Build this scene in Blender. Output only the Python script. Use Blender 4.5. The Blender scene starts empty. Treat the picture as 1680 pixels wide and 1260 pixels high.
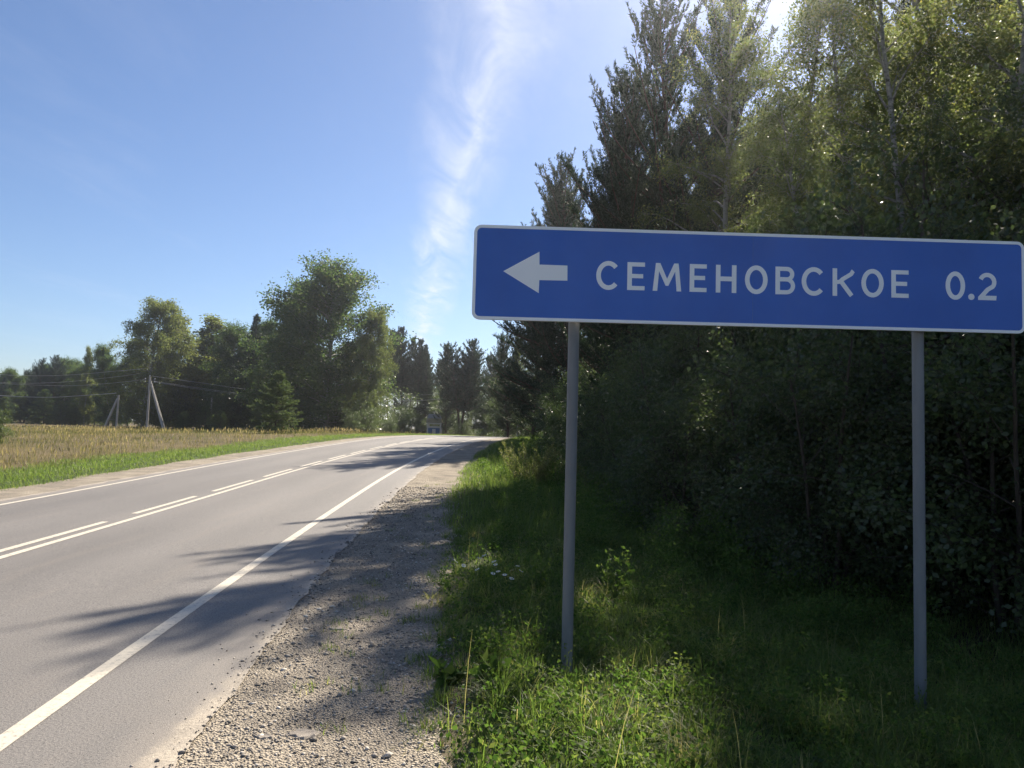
import bpy, math
import numpy as np
from mathutils import Vector, Matrix

# ------------------------------------------------------------------ camera
F, CX, CY = 1230.0, 840.0, 630.0            # focal length and centre in photo pixels (1680 x 1260)
EYE = Vector((0.0, 0.0, 1.72))
PITCH, ROLL = math.radians(3.54), math.radians(1.6)
SC = bpy.context.scene
COL = SC.collection
cam_data = bpy.data.cameras.new('camera')
cam_data.sensor_width = 36.0
cam_data.lens = F / 1680.0 * 36.0
cam_data.clip_start = 0.05
cam_data.clip_end = 4000.0
cam = bpy.data.objects.new('camera', cam_data)
COL.objects.link(cam)
ROT = Matrix.Rotation(math.radians(90) + PITCH, 4, 'X') @ Matrix.Rotation(ROLL, 4, 'Z')
cam.matrix_world = Matrix.Translation(EYE) @ ROT
SC.camera = cam

# ------------------------------------------------------------------ sky and sun
SUN_AZ, SUN_EL = math.radians(22.6), math.radians(39.5)      # azimuth from +Y towards +X
SKY_STRENGTH, SUN_STRENGTH, EXPOSURE = 0.051, 5.0, 1.25
world = bpy.data.worlds.new('World')
SC.world = world
world.use_nodes = True
wn, wl = world.node_tree.nodes, world.node_tree.links
wn.clear()


def node(nodes, kind, **kw):
    n = nodes.new(kind)
    for k, v in kw.items():
        setattr(n, k, v)
    return n


def wmath(op, a, b=None, clamp=False):
    m = node(wn, 'ShaderNodeMath', operation=op, use_clamp=clamp)
    for i, s in enumerate((a, b)):
        if s is None:
            continue
        if isinstance(s, (int, float)):
            m.inputs[i].default_value = s
        else:
            wl.new(s, m.inputs[i])
    return m.outputs[0]


sky = node(wn, 'ShaderNodeTexSky', sky_type='NISHITA')
sky.sun_disc = False
sky.sun_elevation = SUN_EL
sky.sun_rotation = SUN_AZ
sky.altitude = 150
sky.air_density = 1.0
sky.dust_density = 0.34
sky.ozone_density = 2.2
tc = node(wn, 'ShaderNodeTexCoord')
sep = node(wn, 'ShaderNodeSeparateXYZ')
wl.new(tc.outputs['Generated'], sep.inputs[0])
zc = wmath('MAXIMUM', sep.outputs[2], 0.03)
cu = wmath('DIVIDE', sep.outputs[0], zc)                     # high flat cloud layer seen in perspective
cv = wmath('DIVIDE', sep.outputs[1], zc)
comb = node(wn, 'ShaderNodeCombineXYZ')
wl.new(cu, comb.inputs[0]); wl.new(cv, comb.inputs[1])
n1 = node(wn, 'ShaderNodeTexNoise'); n1.inputs['Scale'].default_value = 1.5
n1.inputs['Detail'].default_value = 7; n1.inputs['Roughness'].default_value = 0.62
n1.inputs['Distortion'].default_value = 0.5
strk = node(wn, 'ShaderNodeMapping')
strk.inputs['Rotation'].default_value = (0, 0, math.radians(-8))
strk.inputs['Scale'].default_value = (1.0, 0.30, 1.0)
wl.new(comb.outputs[0], strk.inputs[0])
wl.new(strk.outputs[0], n1.inputs['Vector'])
n2 = node(wn, 'ShaderNodeTexNoise'); n2.inputs['Scale'].default_value = 5.0
n2.inputs['Detail'].default_value = 6; n2.inputs['Roughness'].default_value = 0.58
n2.inputs['Distortion'].default_value = 0.9
wl.new(strk.outputs[0], n2.inputs['Vector'])
# one long band of cirrus crossing the layer
t = wmath('SUBTRACT', cu, wmath('SUBTRACT', 0.21, wmath('MULTIPLY', cv, 0.148)))
t = wmath('ADD', t, wmath('MULTIPLY', wmath('SUBTRACT', n1.outputs[0], 0.5), 0.55))
band = wmath('DIVIDE', wmath('ABSOLUTE', t), 0.22)
band = wmath('SUBTRACT', 1.0, band, clamp=True)
band = wmath('POWER', band, 1.25)
wisps = wmath('MULTIPLY', wmath('SUBTRACT', n2.outputs[0], 0.30, clamp=True), 3.0)
amount = wmath('MULTIPLY', band, wisps)
thin = wmath('MULTIPLY', wmath('SUBTRACT', n1.outputs[0], 0.52, clamp=True), 0.6)
amount = wmath('ADD', amount, wmath('MULTIPLY', thin, wisps), clamp=True)
amount = wmath('MULTIPLY', amount, 0.66)
cl = node(wn, 'ShaderNodeMix', data_type='RGBA')
wl.new(amount, cl.inputs[0])
wl.new(sky.outputs[0], cl.inputs[6])
cl.inputs[7].default_value = (9.3, 9.0, 8.8, 1)
bg = node(wn, 'ShaderNodeBackground')
bg.inputs['Strength'].default_value = SKY_STRENGTH
tintm = node(wn, 'ShaderNodeMix', data_type='RGBA', blend_type='MULTIPLY')       # camera white balance
tintm.inputs[0].default_value = 1.0
tintm.inputs[7].default_value = (0.87, 0.93, 1.07, 1)
wl.new(cl.outputs[2], tintm.inputs[6])
wl.new(tintm.outputs[2], bg.inputs['Color'])
wo = node(wn, 'ShaderNodeOutputWorld')
wl.new(bg.outputs[0], wo.inputs['Surface'])

sun_data = bpy.data.lights.new('sun', 'SUN')
sun_data.energy = SUN_STRENGTH
sun_data.angle = math.radians(0.53)
sun_data.color = (1.0, 0.90, 0.76)
sun = bpy.data.objects.new('sun', sun_data)
COL.objects.link(sun)
TO_SUN = Vector((math.sin(SUN_AZ) * math.cos(SUN_EL), math.cos(SUN_AZ) * math.cos(SUN_EL), math.sin(SUN_EL)))
sun.rotation_euler = TO_SUN.to_track_quat('Z', 'Y').to_euler()
sun.location = (20, 40, 60)

SC.view_settings.view_transform = 'Standard'
SC.view_settings.look = 'None'
SC.view_settings.exposure = EXPOSURE
SC.view_settings.gamma = 1.0
SC.view_settings.use_curve_mapping = False
SC.render.engine = 'CYCLES'
cy = SC.cycles
cy.max_bounces = 7
cy.diffuse_bounces = 5
cy.glossy_bounces = 2
cy.transmission_bounces = 5
cy.transparent_max_bounces = 4
cy.caustics_reflective = False
cy.caustics_refractive = False
cy.sample_clamp_indirect = 4.0
cy.use_denoising = True
cy.use_adaptive_sampling = True
cy.adaptive_threshold = 0.02

# ------------------------------------------------------------------ helpers: pixels, noise, meshes


def ray(px, py):
    return (ROT.to_3x3() @ Vector(((px - CX) / F, -(py - CY) / F, -1.0))).normalized()


def at(px, py, d):
    """point on a photo pixel's line of sight, d metres ahead of the camera"""
    r = ray(px, py)
    return EYE + r * (d / r.y)


def fnoise(x, y, seed=0.0):
    x = np.asarray(x, float); y = np.asarray(y, float)
    s = np.zeros(np.broadcast(x, y).shape)
    a = 1.0
    for k in range(4):
        f = 1.0 * 1.9 ** k
        s += a * np.sin(f * x * 1.31 + 3.1 * k + seed + 1.7 * np.sin(f * y * 0.83 + seed * 1.3)) * np.cos(
            f * y * 1.17 + 1.9 * k - seed + 1.3 * np.sin(f * x * 0.71 - seed))
        a *= 0.6
    return s / 2.0


def mesh_np(name, verts, faces, attrs=None, smooth=False):
    """verts (N,3); faces (M,k) all of the same size k; attrs {name: float per face}"""
    verts = np.ascontiguousarray(verts, np.float32); faces = np.ascontiguousarray(faces, np.int32)
    me = bpy.data.meshes.new(name)
    m, k = faces.shape
    me.vertices.add(len(verts)); me.vertices.foreach_set('co', verts.ravel())
    me.loops.add(m * k); me.loops.foreach_set('vertex_index', faces.ravel())
    me.polygons.add(m)
    me.polygons.foreach_set('loop_start', np.arange(0, m * k, k, dtype=np.int32))
    me.polygons.foreach_set('loop_total', np.full(m, k, dtype=np.int32))
    if smooth:
        me.polygons.foreach_set('use_smooth', np.ones(m, dtype=bool))
    me.update(calc_edges=True)
    for an, av in (attrs or {}).items():
        a = me.attributes.new(an, 'FLOAT', 'FACE')
        a.data.foreach_set('value', np.ascontiguousarray(av, np.float32))
    return me


def mesh_py(name, verts, faces, smooth=False):
    me = bpy.data.meshes.new(name)
    me.from_pydata([tuple(v) for v in verts], [], faces)
    if smooth:
        for p in me.polygons:
            p.use_smooth = True
    me.update()
    return me


def link(name, me, mat=None, parent=None, loc=None):
    o = bpy.data.objects.new(name, me)
    COL.objects.link(o)
    if mat is not None and me is not None and not me.materials:
        me.materials.append(mat)
    if parent is not None:
        o.parent = parent
    if loc is not None:
        o.location = loc
    return o


def tag(o, label=None, category=None, group=None, kind=None):
    for k, v in (('label', label), ('category', category), ('group', group), ('kind', kind)):
        if v:
            o[k] = v
    return o


def empty(name, loc=(0, 0, 0), label=None, category=None, group=None):
    o = bpy.data.objects.new(name, None)
    COL.objects.link(o)
    o.location = loc
    o.empty_display_size = 0.2
    return tag(o, label, category, group)


class MB:
    """collects simple solids into one mesh"""

    def __init__(self):
        self.v, self.f = [], []

    def add(self, v, f):
        o = len(self.v)
        self.v += [tuple(p) for p in v]
        self.f += [tuple(i + o for i in q) for q in f]
        return self

    def box(self, x0, x1, y0, y1, z0, z1):
        return self.add([(x0, y0, z0), (x1, y0, z0), (x1, y1, z0), (x0, y1, z0), (x0, y0, z1), (x1, y0, z1), (x1, y1, z1), (x0, y1, z1)],
                        [(0, 3, 2, 1), (4, 5, 6, 7), (0, 1, 5, 4), (1, 2, 6, 5), (2, 3, 7, 6), (3, 0, 4, 7)])

    def tube(self, pts, radii, n=8, cap=True):
        pts = [Vector(p) for p in pts]
        if isinstance(radii, (int, float)):
            radii = [radii] * len(pts)
        o = len(self.v)
        up = None
        for i, p in enumerate(pts):
            d = (pts[min(i + 1, len(pts) - 1)] - pts[max(i - 1, 0)]).normalized()
            if up is None:
                up = Vector((1, 0, 0)) if abs(d.x) < 0.8 else Vector((0, 1, 0))
            a = d.cross(up).normalized(); b = d.cross(a).normalized(); up = -b if False else b.cross(d).normalized().cross(d) if False else up
            for j in range(n):
                t = 2 * math.pi * j / n
                self.v.append(tuple(p + (a * math.cos(t) + b * math.sin(t)) * radii[i]))
        for i in range(len(pts) - 1):
            for j in range(n):
                k = (j + 1) % n
                self.f.append((o + i * n + j, o + i * n + k, o + (i + 1) * n + k, o + (i + 1) * n + j))
        if cap:
            self.f.append(tuple(o + j for j in range(n - 1, -1, -1)))
            self.f.append(tuple(o + (len(pts) - 1) * n + j for j in range(n)))
        return self

    def prism(self, poly, y0, y1):
        """polygon in x,z extruded along y"""
        n = len(poly)
        v = [(x, y0, z) for x, z in poly] + [(x, y1, z) for x, z in poly]
        f = [tuple(range(n)), tuple(range(2 * n - 1, n - 1, -1))]
        for i in range(n):
            j = (i + 1) % n
            f.append((i, i + n, j + n, j))
        return self.add(v, f)

    def build(self, name, mat=None, parent=None, smooth=False, loc=None):
        return link(name, mesh_py(name, self.v, self.f, smooth), mat, parent, loc)


# ------------------------------------------------------------------ materials


def material(name, build):
    m = bpy.data.materials.new(name)
    m.use_nodes = True
    nt = m.node_tree
    nt.nodes.clear()
    out = nt.nodes.new('ShaderNodeOutputMaterial')
    sh = build(nt.nodes, nt.links)
    nt.links.new(sh, out.inputs['Surface'])
    return m


def noise_col(N, L, stops, scale, detail=6, rough=0.6, coord='Object', stretch=None, w=None):
    t = N.new('ShaderNodeTexCoord')
    v = t.outputs[coord]
    if stretch:
        mp = N.new('ShaderNodeMapping'); mp.inputs['Scale'].default_value = stretch
        L.new(v, mp.inputs[0]); v = mp.outputs[0]
    n = N.new('ShaderNodeTexNoise')
    n.inputs['Scale'].default_value = scale; n.inputs['Detail'].default_value = detail
    n.inputs['Roughness'].default_value = rough
    L.new(v, n.inputs['Vector'])
    r = N.new('ShaderNodeValToRGB')
    el = r.color_ramp.elements
    while len(el) < len(stops):
        el.new(0.5)
    for e, (p, c) in zip(el, stops):
        e.position = p; e.color = (*c, 1) if len(c) == 3 else c
    L.new(n.outputs[0], r.inputs[0])
    return r.outputs[0], n.outputs[0]


def mix(N, L, fac, a, b, mode='MIX'):
    m = N.new('ShaderNodeMix'); m.data_type = 'RGBA'; m.blend_type = mode
    for i, s in ((0, fac), (6, a), (7, b)):
        if isinstance(s, (int, float)):
            m.inputs[i].default_value = s
        elif isinstance(s, tuple):
            m.inputs[i].default_value = (*s, 1)
        else:
            L.new(s, m.inputs[i])
    return m.outputs[2]


def bump(N, L, h, strength, dist=0.01):
    b = N.new('ShaderNodeBump')
    b.inputs['Strength'].default_value = strength; b.inputs['Distance'].default_value = dist
    L.new(h, b.inputs['Height'])
    return b.outputs[0]


def principled(N, L, col, rough=0.7, normal=None, metallic=0.0, spec=0.5):
    p = N.new('ShaderNodeBsdfPrincipled')
    if isinstance(col, tuple):
        p.inputs['Base Color'].default_value = (*col, 1)
    else:
        L.new(col, p.inputs['Base Color'])
    if isinstance(rough, (int, float)):
        p.inputs['Roughness'].default_value = rough
    else:
        L.new(rough, p.inputs['Roughness'])
    p.inputs['Metallic'].default_value = metallic
    p.inputs['Specular IOR Level'].default_value = spec
    if normal is not None:
        L.new(normal, p.inputs['Normal'])
    return p.outputs[0]


def simple_mat(name, c1, c2, scale=8, rough=0.7, b=0.0, metallic=0.0, spec=0.4, stretch=None, bd=0.01):
    def build(N, L):
        c, n = noise_col(N, L, [(0.3, c1), (0.7, c2)], scale, stretch=stretch)
        nm = bump(N, L, n, b, bd) if b else None
        return principled(N, L, c, rough, nm, metallic, spec)
    return material(name, build)


def leaf_mat(name, ramp, trans=0.45, rough=0.4, spec=0.5, tr_gain=1.6, tree_vary=0.25):
    """leaf colour picked by each face's own 'tint', and by the plant it belongs to"""
    def build(N, L):
        a = N.new('ShaderNodeAttribute'); a.attribute_name = 'tint'
        oi = N.new('ShaderNodeObjectInfo')
        ad = N.new('ShaderNodeMath'); ad.operation = 'MULTIPLY_ADD'
        L.new(oi.outputs['Random'], ad.inputs[0]); ad.inputs[1].default_value = tree_vary
        ad.inputs[2].default_value = -tree_vary / 2
        s = N.new('ShaderNodeMath'); s.operation = 'ADD'; s.use_clamp = True
        L.new(a.outputs['Fac'], s.inputs[0]); L.new(ad.outputs[0], s.inputs[1])
        r = N.new('ShaderNodeValToRGB')
        el = r.color_ramp.elements
        while len(el) < len(ramp):
            el.new(0.5)
        for e, (p, c) in zip(el, ramp):
            e.position = p; e.color = (*c, 1)
        L.new(s.outputs[0], r.inputs[0])
        p = principled(N, L, r.outputs[0], rough, None, 0, spec)
        t = N.new('ShaderNodeBsdfTranslucent')
        tcx = mix(N, L, 1.0, r.outputs[0], (tr_gain * 0.95, tr_gain * 1.04, tr_gain * 0.68), 'MULTIPLY')
        L.new(tcx, t.inputs[0])
        m = N.new('ShaderNodeMixShader'); m.inputs[0].default_value = trans
        L.new(p, m.inputs[1]); L.new(t.outputs[0], m.inputs[2])
        return m.outputs[0]
    return material(name, build)


M = {}
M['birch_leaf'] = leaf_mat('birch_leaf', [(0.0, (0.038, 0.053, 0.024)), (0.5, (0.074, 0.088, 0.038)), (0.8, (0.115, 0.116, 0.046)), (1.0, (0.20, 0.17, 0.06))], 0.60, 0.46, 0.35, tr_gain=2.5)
M['broad_leaf'] = leaf_mat('broad_leaf', [(0.0, (0.032, 0.054, 0.024)), (0.6, (0.060, 0.092, 0.036)), (1.0, (0.125, 0.135, 0.050))], 0.48, 0.6, 0.2, tr_gain=2.0)
M['shrub_leaf'] = leaf_mat('shrub_leaf', [(0.0, (0.036, 0.052, 0.024)), (0.6, (0.066, 0.088, 0.036)), (1.0, (0.12, 0.13, 0.05))], 0.5, 0.36, 0.5, tr_gain=2.2)
M['far_birch_leaf'] = leaf_mat('far_birch_leaf', [(0.0, (0.045, 0.064, 0.026)), (0.5, (0.085, 0.105, 0.040)), (1.0, (0.15, 0.150, 0.055))], 0.48, 0.6, 0.2, tr_gain=2.0)
M['pine_needle'] = leaf_mat('pine_needle', [(0.0, (0.016, 0.030, 0.018)), (0.6, (0.030, 0.050, 0.026)), (1.0, (0.075, 0.095, 0.042))], 0.25, 0.5, 0.3, tr_gain=1.6)
M['spruce_needle'] = leaf_mat('spruce_needle', [(0.0, (0.024, 0.045, 0.022)), (0.6, (0.048, 0.078, 0.034)), (1.0, (0.12, 0.13, 0.055))], 0.3, 0.6, 0.2, tr_gain=1.8)
M['young_needle'] = leaf_mat('young_needle', [(0.0, (0.045, 0.070, 0.034)), (0.6, (0.085, 0.115, 0.050)), (1.0, (0.14, 0.16, 0.07))], 0.35, 0.6, 0.2, tr_gain=1.8)
M['weed_leaf'] = leaf_mat('weed_leaf', [(0.0, (0.030, 0.060, 0.015)), (0.6, (0.070, 0.115, 0.025)), (1.0, (0.15, 0.17, 0.05))], 0.48, 0.6, 0.15, tr_gain=1.9)
M['mugwort_leaf'] = leaf_mat('mugwort_leaf', [(0.0, (0.06, 0.075, 0.03)), (0.6, (0.13, 0.14, 0.05)), (1.0, (0.24, 0.21, 0.11))], 0.5, 0.5, 0.3, tr_gain=2.0)
M['grass'] = leaf_mat('grass', [(0.0, (0.040, 0.066, 0.018)), (0.5, (0.080, 0.118, 0.028)), (0.8, (0.135, 0.155, 0.045)), (1.0, (0.26, 0.22, 0.11))], 0.52, 0.5, 0.3, tr_gain=2.3)
M['dry_grass'] = leaf_mat('dry_grass', [(0.0, (0.075, 0.095, 0.028)), (0.30, (0.15, 0.145, 0.060)), (0.65, (0.29, 0.22, 0.125)), (1.0, (0.46, 0.36, 0.24))], 0.42, 0.7, 0.15, tr_gain=1.25)
M['bark_dark'] = simple_mat('bark_dark', (0.035, 0.026, 0.02), (0.09, 0.068, 0.05), 14, 0.9, 0.6, stretch=(1, 1, 0.2))
M['bark_pine'] = simple_mat('bark_pine', (0.04, 0.03, 0.023), (0.11, 0.072, 0.05), 9, 0.9, 0.7, stretch=(1, 1, 0.25))


def birch_bark(N, L):
    c, n = noise_col(N, L, [(0.36, (0.04, 0.035, 0.03)), (0.46, (0.22, 0.21, 0.19)), (1.0, (0.42, 0.40, 0.37))], 3.0, 6, 0.7, stretch=(1.5, 1.5, 4.0))
    return principled(N, L, c, 0.75, bump(N, L, n, 0.3))


M['bark_birch'] = material('bark_birch', birch_bark)


def gravel_colour(N, L):
    c, n = noise_col(N, L, [(0.28, (0.085, 0.078, 0.068)), (0.46, (0.29, 0.26, 0.22)), (0.70, (0.52, 0.47, 0.395))], 48, 8, 0.8)
    p, pn = noise_col(N, L, [(0.3, (0.62, 0.6, 0.58)), (0.7, (1.25, 1.2, 1.1))], 1.6, 4, 0.6)
    return mix(N, L, 0.9, c, p, 'MULTIPLY')


def asphalt(N, L):
    t = N.new('ShaderNodeTexCoord')
    big, bn = noise_col(N, L, [(0.25, (0.125, 0.117, 0.109)), (0.75, (0.172, 0.161, 0.150))], 0.45, 5, 0.55, stretch=(1, 0.25, 1))
    fine, fnz = noise_col(N, L, [(0.32, (0.30, 0.29, 0.28)), (0.46, (0.92, 0.92, 0.92)), (0.72, (1.6, 1.56, 1.5))], 70, 3, 0.7)
    col = mix(N, L, 0.9, big, fine, 'MULTIPLY')
    a = N.new('ShaderNodeAttribute'); a.attribute_name = 'across'       # metres from the edge line

    def m2(op, p, q, clamp=False):
        m = N.new('ShaderNodeMath'); m.operation = op; m.use_clamp = clamp
        for k, v in enumerate((p, q)):
            if isinstance(v, (int, float)):
                m.inputs[k].default_value = v
            else:
                L.new(v, m.inputs[k])
        return m.outputs[0]
    # paler wheel tracks, rusty streaks along the lanes
    cosv = m2('COSINE', m2('MULTIPLY', a.outputs['Fac'], 2 * math.pi / 1.52), 0.0)
    cc = N.new('ShaderNodeCombineColor')
    tr = m2('ADD', m2('MULTIPLY', cosv, 0.06), 0.97)
    for k in range(3):
        L.new(tr, cc.inputs[k])
    col = mix(N, L, 1.0, col, cc.outputs[0], 'MULTIPLY')
    st, stn = noise_col(N, L, [(0.52, (0, 0, 0)), (0.75, (1, 1, 1))], 1.1, 6, 0.7, stretch=(2.5, 0.16, 1))
    col = mix(N, L, m2('MULTIPLY', st, 0.32), col, (0.215, 0.185, 0.155))
    # dust, then shoulder gravel, creeping in from both edges
    dn, dnz = noise_col(N, L, [(0, (0, 0, 0)), (1, (1, 1, 1))], 3.0, 7, 0.65, stretch=(1, 0.5, 1))
    e1 = m2('SUBTRACT', a.outputs['Fac'], 0.86)
    e2 = m2('SUBTRACT', -6.42, a.outputs['Fac'])
    ed = m2('ADD', m2('MAXIMUM', e1, e2), m2('MULTIPLY', m2('SUBTRACT', dnz, 0.5), 0.55))
    dust = m2('MULTIPLY', m2('ADD', m2('MULTIPLY', ed, 2.4), 0.75, True), 0.55)
    col = mix(N, L, dust, col, (0.27, 0.235, 0.195))
    grav = m2('ADD', m2('MULTIPLY', ed, 9.0), 0.35, True)
    col = mix(N, L, grav, col, gravel_colour(N, L))
    vo = N.new('ShaderNodeTexVoronoi'); vo.inputs['Scale'].default_value = 150
    L.new(t.outputs['Object'], vo.inputs['Vector'])
    nm = bump(N, L, vo.outputs['Distance'], 0.45, 0.004)
    return principled(N, L, col, 0.66, nm, 0, 0.4)


M['asphalt'] = material('asphalt', asphalt)


def paint(N, L):
    c, n = noise_col(N, L, [(0.36, (0.17, 0.16, 0.145)), (0.46, (0.50, 0.455, 0.37)), (0.8, (0.62, 0.565, 0.46))], 22, 8, 0.8)
    return principled(N, L, c, 0.6, bump(N, L, n, 0.3, 0.003))


M['road_paint'] = material('road_paint', paint)


def gravel_ground(N, L):
    c = gravel_colour(N, L)
    t = N.new('ShaderNodeTexCoord')
    vo = N.new('ShaderNodeTexVoronoi'); vo.inputs['Scale'].default_value = 70
    L.new(t.outputs['Object'], vo.inputs['Vector'])
    return principled(N, L, c, 0.95, bump(N, L, vo.outputs['Distance'], 1.0, 0.02), 0, 0.2)


M['gravel_ground'] = material('gravel_ground', gravel_ground)


def stone_mat(N, L):
    a = N.new('ShaderNodeAttribute'); a.attribute_name = 'tint'
    r = N.new('ShaderNodeValToRGB')
    el = r.color_ramp.elements
    for p in (0.35, 0.7):
        el.new(p)
    for e, (p, c) in zip(el, [(0, (0.07, 0.066, 0.062)), (0.35, (0.20, 0.18, 0.155)), (0.7, (0.35, 0.315, 0.27)), (1.0, (0.56, 0.52, 0.46))]):
        e.position = p; e.color = (*c, 1)
    L.new(a.outputs['Fac'], r.inputs[0])
    return principled(N, L, r.outputs[0], 0.85, None, 0, 0.3)


M['stone'] = material('stone', stone_mat)
M['flat_stone'] = simple_mat('flat_stone', (0.17, 0.15, 0.13), (0.34, 0.30, 0.25), 9, 0.9, 0.5)


def ground_mat(N, L):
    a = N.new('ShaderNodeAttribute'); a.attribute_name = 'soil'
    n1c, n1 = noise_col(N, L, [(0.3, (0.55, 0.55, 0.55)), (0.7, (1.35, 1.35, 1.3))], 2.4, 8, 0.7)
    n2c, n2 = noise_col(N, L, [(0.3, (0.7, 0.72, 0.7)), (0.7, (1.25, 1.2, 1.2))], 0.22, 4, 0.6)
    c = mix(N, L, 1.0, a.outputs['Color'], n1c, 'MULTIPLY')
    c = mix(N, L, 1.0, c, n2c, 'MULTIPLY')
    return principled(N, L, c, 0.95, bump(N, L, n1, 0.6, 0.05), 0, 0.15)


M['ground'] = material('ground', ground_mat)


def sign_blue(N, L):
    c, n = noise_col(N, L, [(0.3, (0.022, 0.098, 0.41)), (0.7, (0.040, 0.140, 0.53))], 0.9, 4, 0.6)
    d, dn = noise_col(N, L, [(0.45, (0, 0, 0)), (0.8, (1, 1, 1))], 3.0, 7, 0.7, stretch=(1, 1, 0.3))
    m = N.new('ShaderNodeMath'); m.operation = 'MULTIPLY'; m.inputs[1].default_value = 0.07
    L.new(d, m.inputs[0])
    c = mix(N, L, m.outputs[0], c, (0.22, 0.24, 0.30))
    return principled(N, L, c, 0.38, bump(N, L, n, 0.08, 0.02), 0, 0.45)


M['sign_blue'] = material('sign_blue', sign_blue)
M['sign_white'] = simple_mat('sign_white', (0.86, 0.86, 0.86), (0.90, 0.90, 0.89), 4, 0.45)
M['zinc'] = simple_mat('zinc', (0.20, 0.22, 0.24), (0.34, 0.36, 0.38), 12, 0.5, 0.15, 0.55, 0.5, stretch=(1, 1, 0.3))
M['post_grey'] = simple_mat('post_grey', (0.155, 0.158, 0.16), (0.215, 0.217, 0.218), 7, 0.55, 0.1, 0.1, 0.4, stretch=(1, 1, 0.25))
M['concrete'] = simple_mat('concrete', (0.30, 0.29, 0.27), (0.46, 0.44, 0.41), 6, 0.9, 0.2)
M['old_wood'] = simple_mat('old_wood', (0.28, 0.265, 0.245), (0.44, 0.42, 0.39), 5, 0.9, 0.3, stretch=(1, 1, 0.15))
M['porcelain'] = simple_mat('porcelain', (0.6, 0.6, 0.58), (0.75, 0.75, 0.74), 4, 0.25)
M['wire'] = simple_mat('wire', (0.45, 0.46, 0.48), (0.6, 0.6, 0.62), 3, 0.35, 0, 0.6)
M['dark_metal'] = simple_mat('dark_metal', (0.04, 0.04, 0.045), (0.08, 0.08, 0.085), 6, 0.6, 0, 0.3)
M['white_paint'] = simple_mat('white_paint', (0.62, 0.64, 0.66), (0.75, 0.76, 0.77), 4, 0.6)
M['blue_paint'] = simple_mat('blue_paint', (0.05, 0.14, 0.34), (0.08, 0.20, 0.44), 4, 0.6)
M['roof_grey'] = simple_mat('roof_grey', (0.26, 0.26, 0.27), (0.38, 0.38, 0.39), 5, 0.7)
M['roof_ochre'] = simple_mat('roof_ochre', (0.33, 0.28, 0.18), (0.45, 0.39, 0.27), 5, 0.75)
M['house_wall'] = simple_mat('house_wall', (0.55, 0.54, 0.52), (0.68, 0.67, 0.65), 1.2, 0.8)
M['house_roof'] = simple_mat('house_roof', (0.42, 0.43, 0.45), (0.58, 0.59, 0.61), 1.5, 0.5)
M['glass'] = simple_mat('glass', (0.03, 0.04, 0.05), (0.05, 0.06, 0.07), 2, 0.1, 0, 0, 0.6)
M['petal'] = simple_mat('petal', (0.72, 0.72, 0.70), (0.8, 0.8, 0.78), 20, 0.6)
M['pollen'] = simple_mat('pollen', (0.45, 0.33, 0.04), (0.55, 0.42, 0.06), 40, 0.7)
M['stem'] = simple_mat('stem', (0.05, 0.09, 0.02), (0.09, 0.13, 0.03), 10, 0.6)
M['dry_stem'] = simple_mat('dry_stem', (0.12, 0.10, 0.05), (0.2, 0.16, 0.09), 10, 0.8)

# ------------------------------------------------------------------ the lie of the land
YS = np.arange(-80.0, 700.0, 0.25)
slope = np.where(YS < 5, -0.088, -0.088 + 0.0035 * (YS - 5))
s61 = -0.088 + 0.0035 * 56
slope = np.where(YS > 61, np.minimum(s61 + 0.0062 * (YS - 61), 0.75), slope)
xr_tab = np.concatenate([[0], np.cumsum((slope[1:] + slope[:-1]) / 2 * 0.25)])
xr_tab += -2.62 - np.interp(3.83, YS, xr_tab)


def xr(y):
    return np.interp(y, YS, xr_tab)          # the near edge line of the road


def sl(y):
    return np.interp(y, YS, slope)


gr = np.interp(YS, [-80, 5, 20, 44, 68, 95, 150, 700], [0.0, 0.0, 0.022, 0.026, 0.0, -0.018, 0.0, 0.0])
zr_tab = np.concatenate([[0], np.cumsum((gr[1:] + gr[:-1]) / 2 * 0.25)])
zr_tab -= np.interp(0, YS, zr_tab)


def zr(y):
    return np.interp(y, YS, zr_tab)


def across(x, y):
    return (np.asarray(x, float) - xr(y)) / np.sqrt(1 + sl(y) ** 2)


def smooth(a, b, v):
    t = np.clip((np.asarray(v, float) - a) / (b - a), 0, 1)
    return t * t * (3 - 2 * t)


EDGE_R, EDGE_L = 2.15, -7.7                   # where the grass begins, metres from the near edge line


def grass_edge(y):
    return EDGE_R + 0.18 * fnoise(y * 1.1, 0.3, 2.0) + 0.10 * fnoise(y * 3.7, 1.3, 5.0)


def grass_edge_left(y):
    return EDGE_L + 0.2 * fnoise(y * 0.5, 4.3, 1.0)


def terrain(x, y):
    x = np.asarray(x, float); y = np.asarray(y, float)
    u = across(x, y)
    road = zr(y)
    far = np.minimum(road, 0.35)
    right = road - 0.11 * smooth(2.3, 3.4, u) - 0.34 * smooth(3.2, 7.6, u)
    right = right + (far - 0.2 - right) * smooth(20, 60, u)
    left = road - 0.10 * smooth(7.6, 11, -u)
    left = left + (far - 0.05 - left) * smooth(12, 45, -u)
    z = np.where(u > -3, right, left)
    bumps = 0.05 * fnoise(x * 1.4, y * 1.4, 1.0) + 0.02 * fnoise(x * 5.0, y * 5.0, 3.0)
    side = smooth(-0.1, 0.5, u - grass_edge(y)) + smooth(-0.1, 0.6, grass_edge_left(y) - u)
    z = z + (bumps + 0.03) * side - 0.07 * (1 - side)
    return z


def ground_z(x, y):
    return float(terrain(x, y))


def spacing(parts):
    out = []
    for a, b, s in parts:
        out.append(np.arange(a, b, s))
    return np.concatenate(out)


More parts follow.
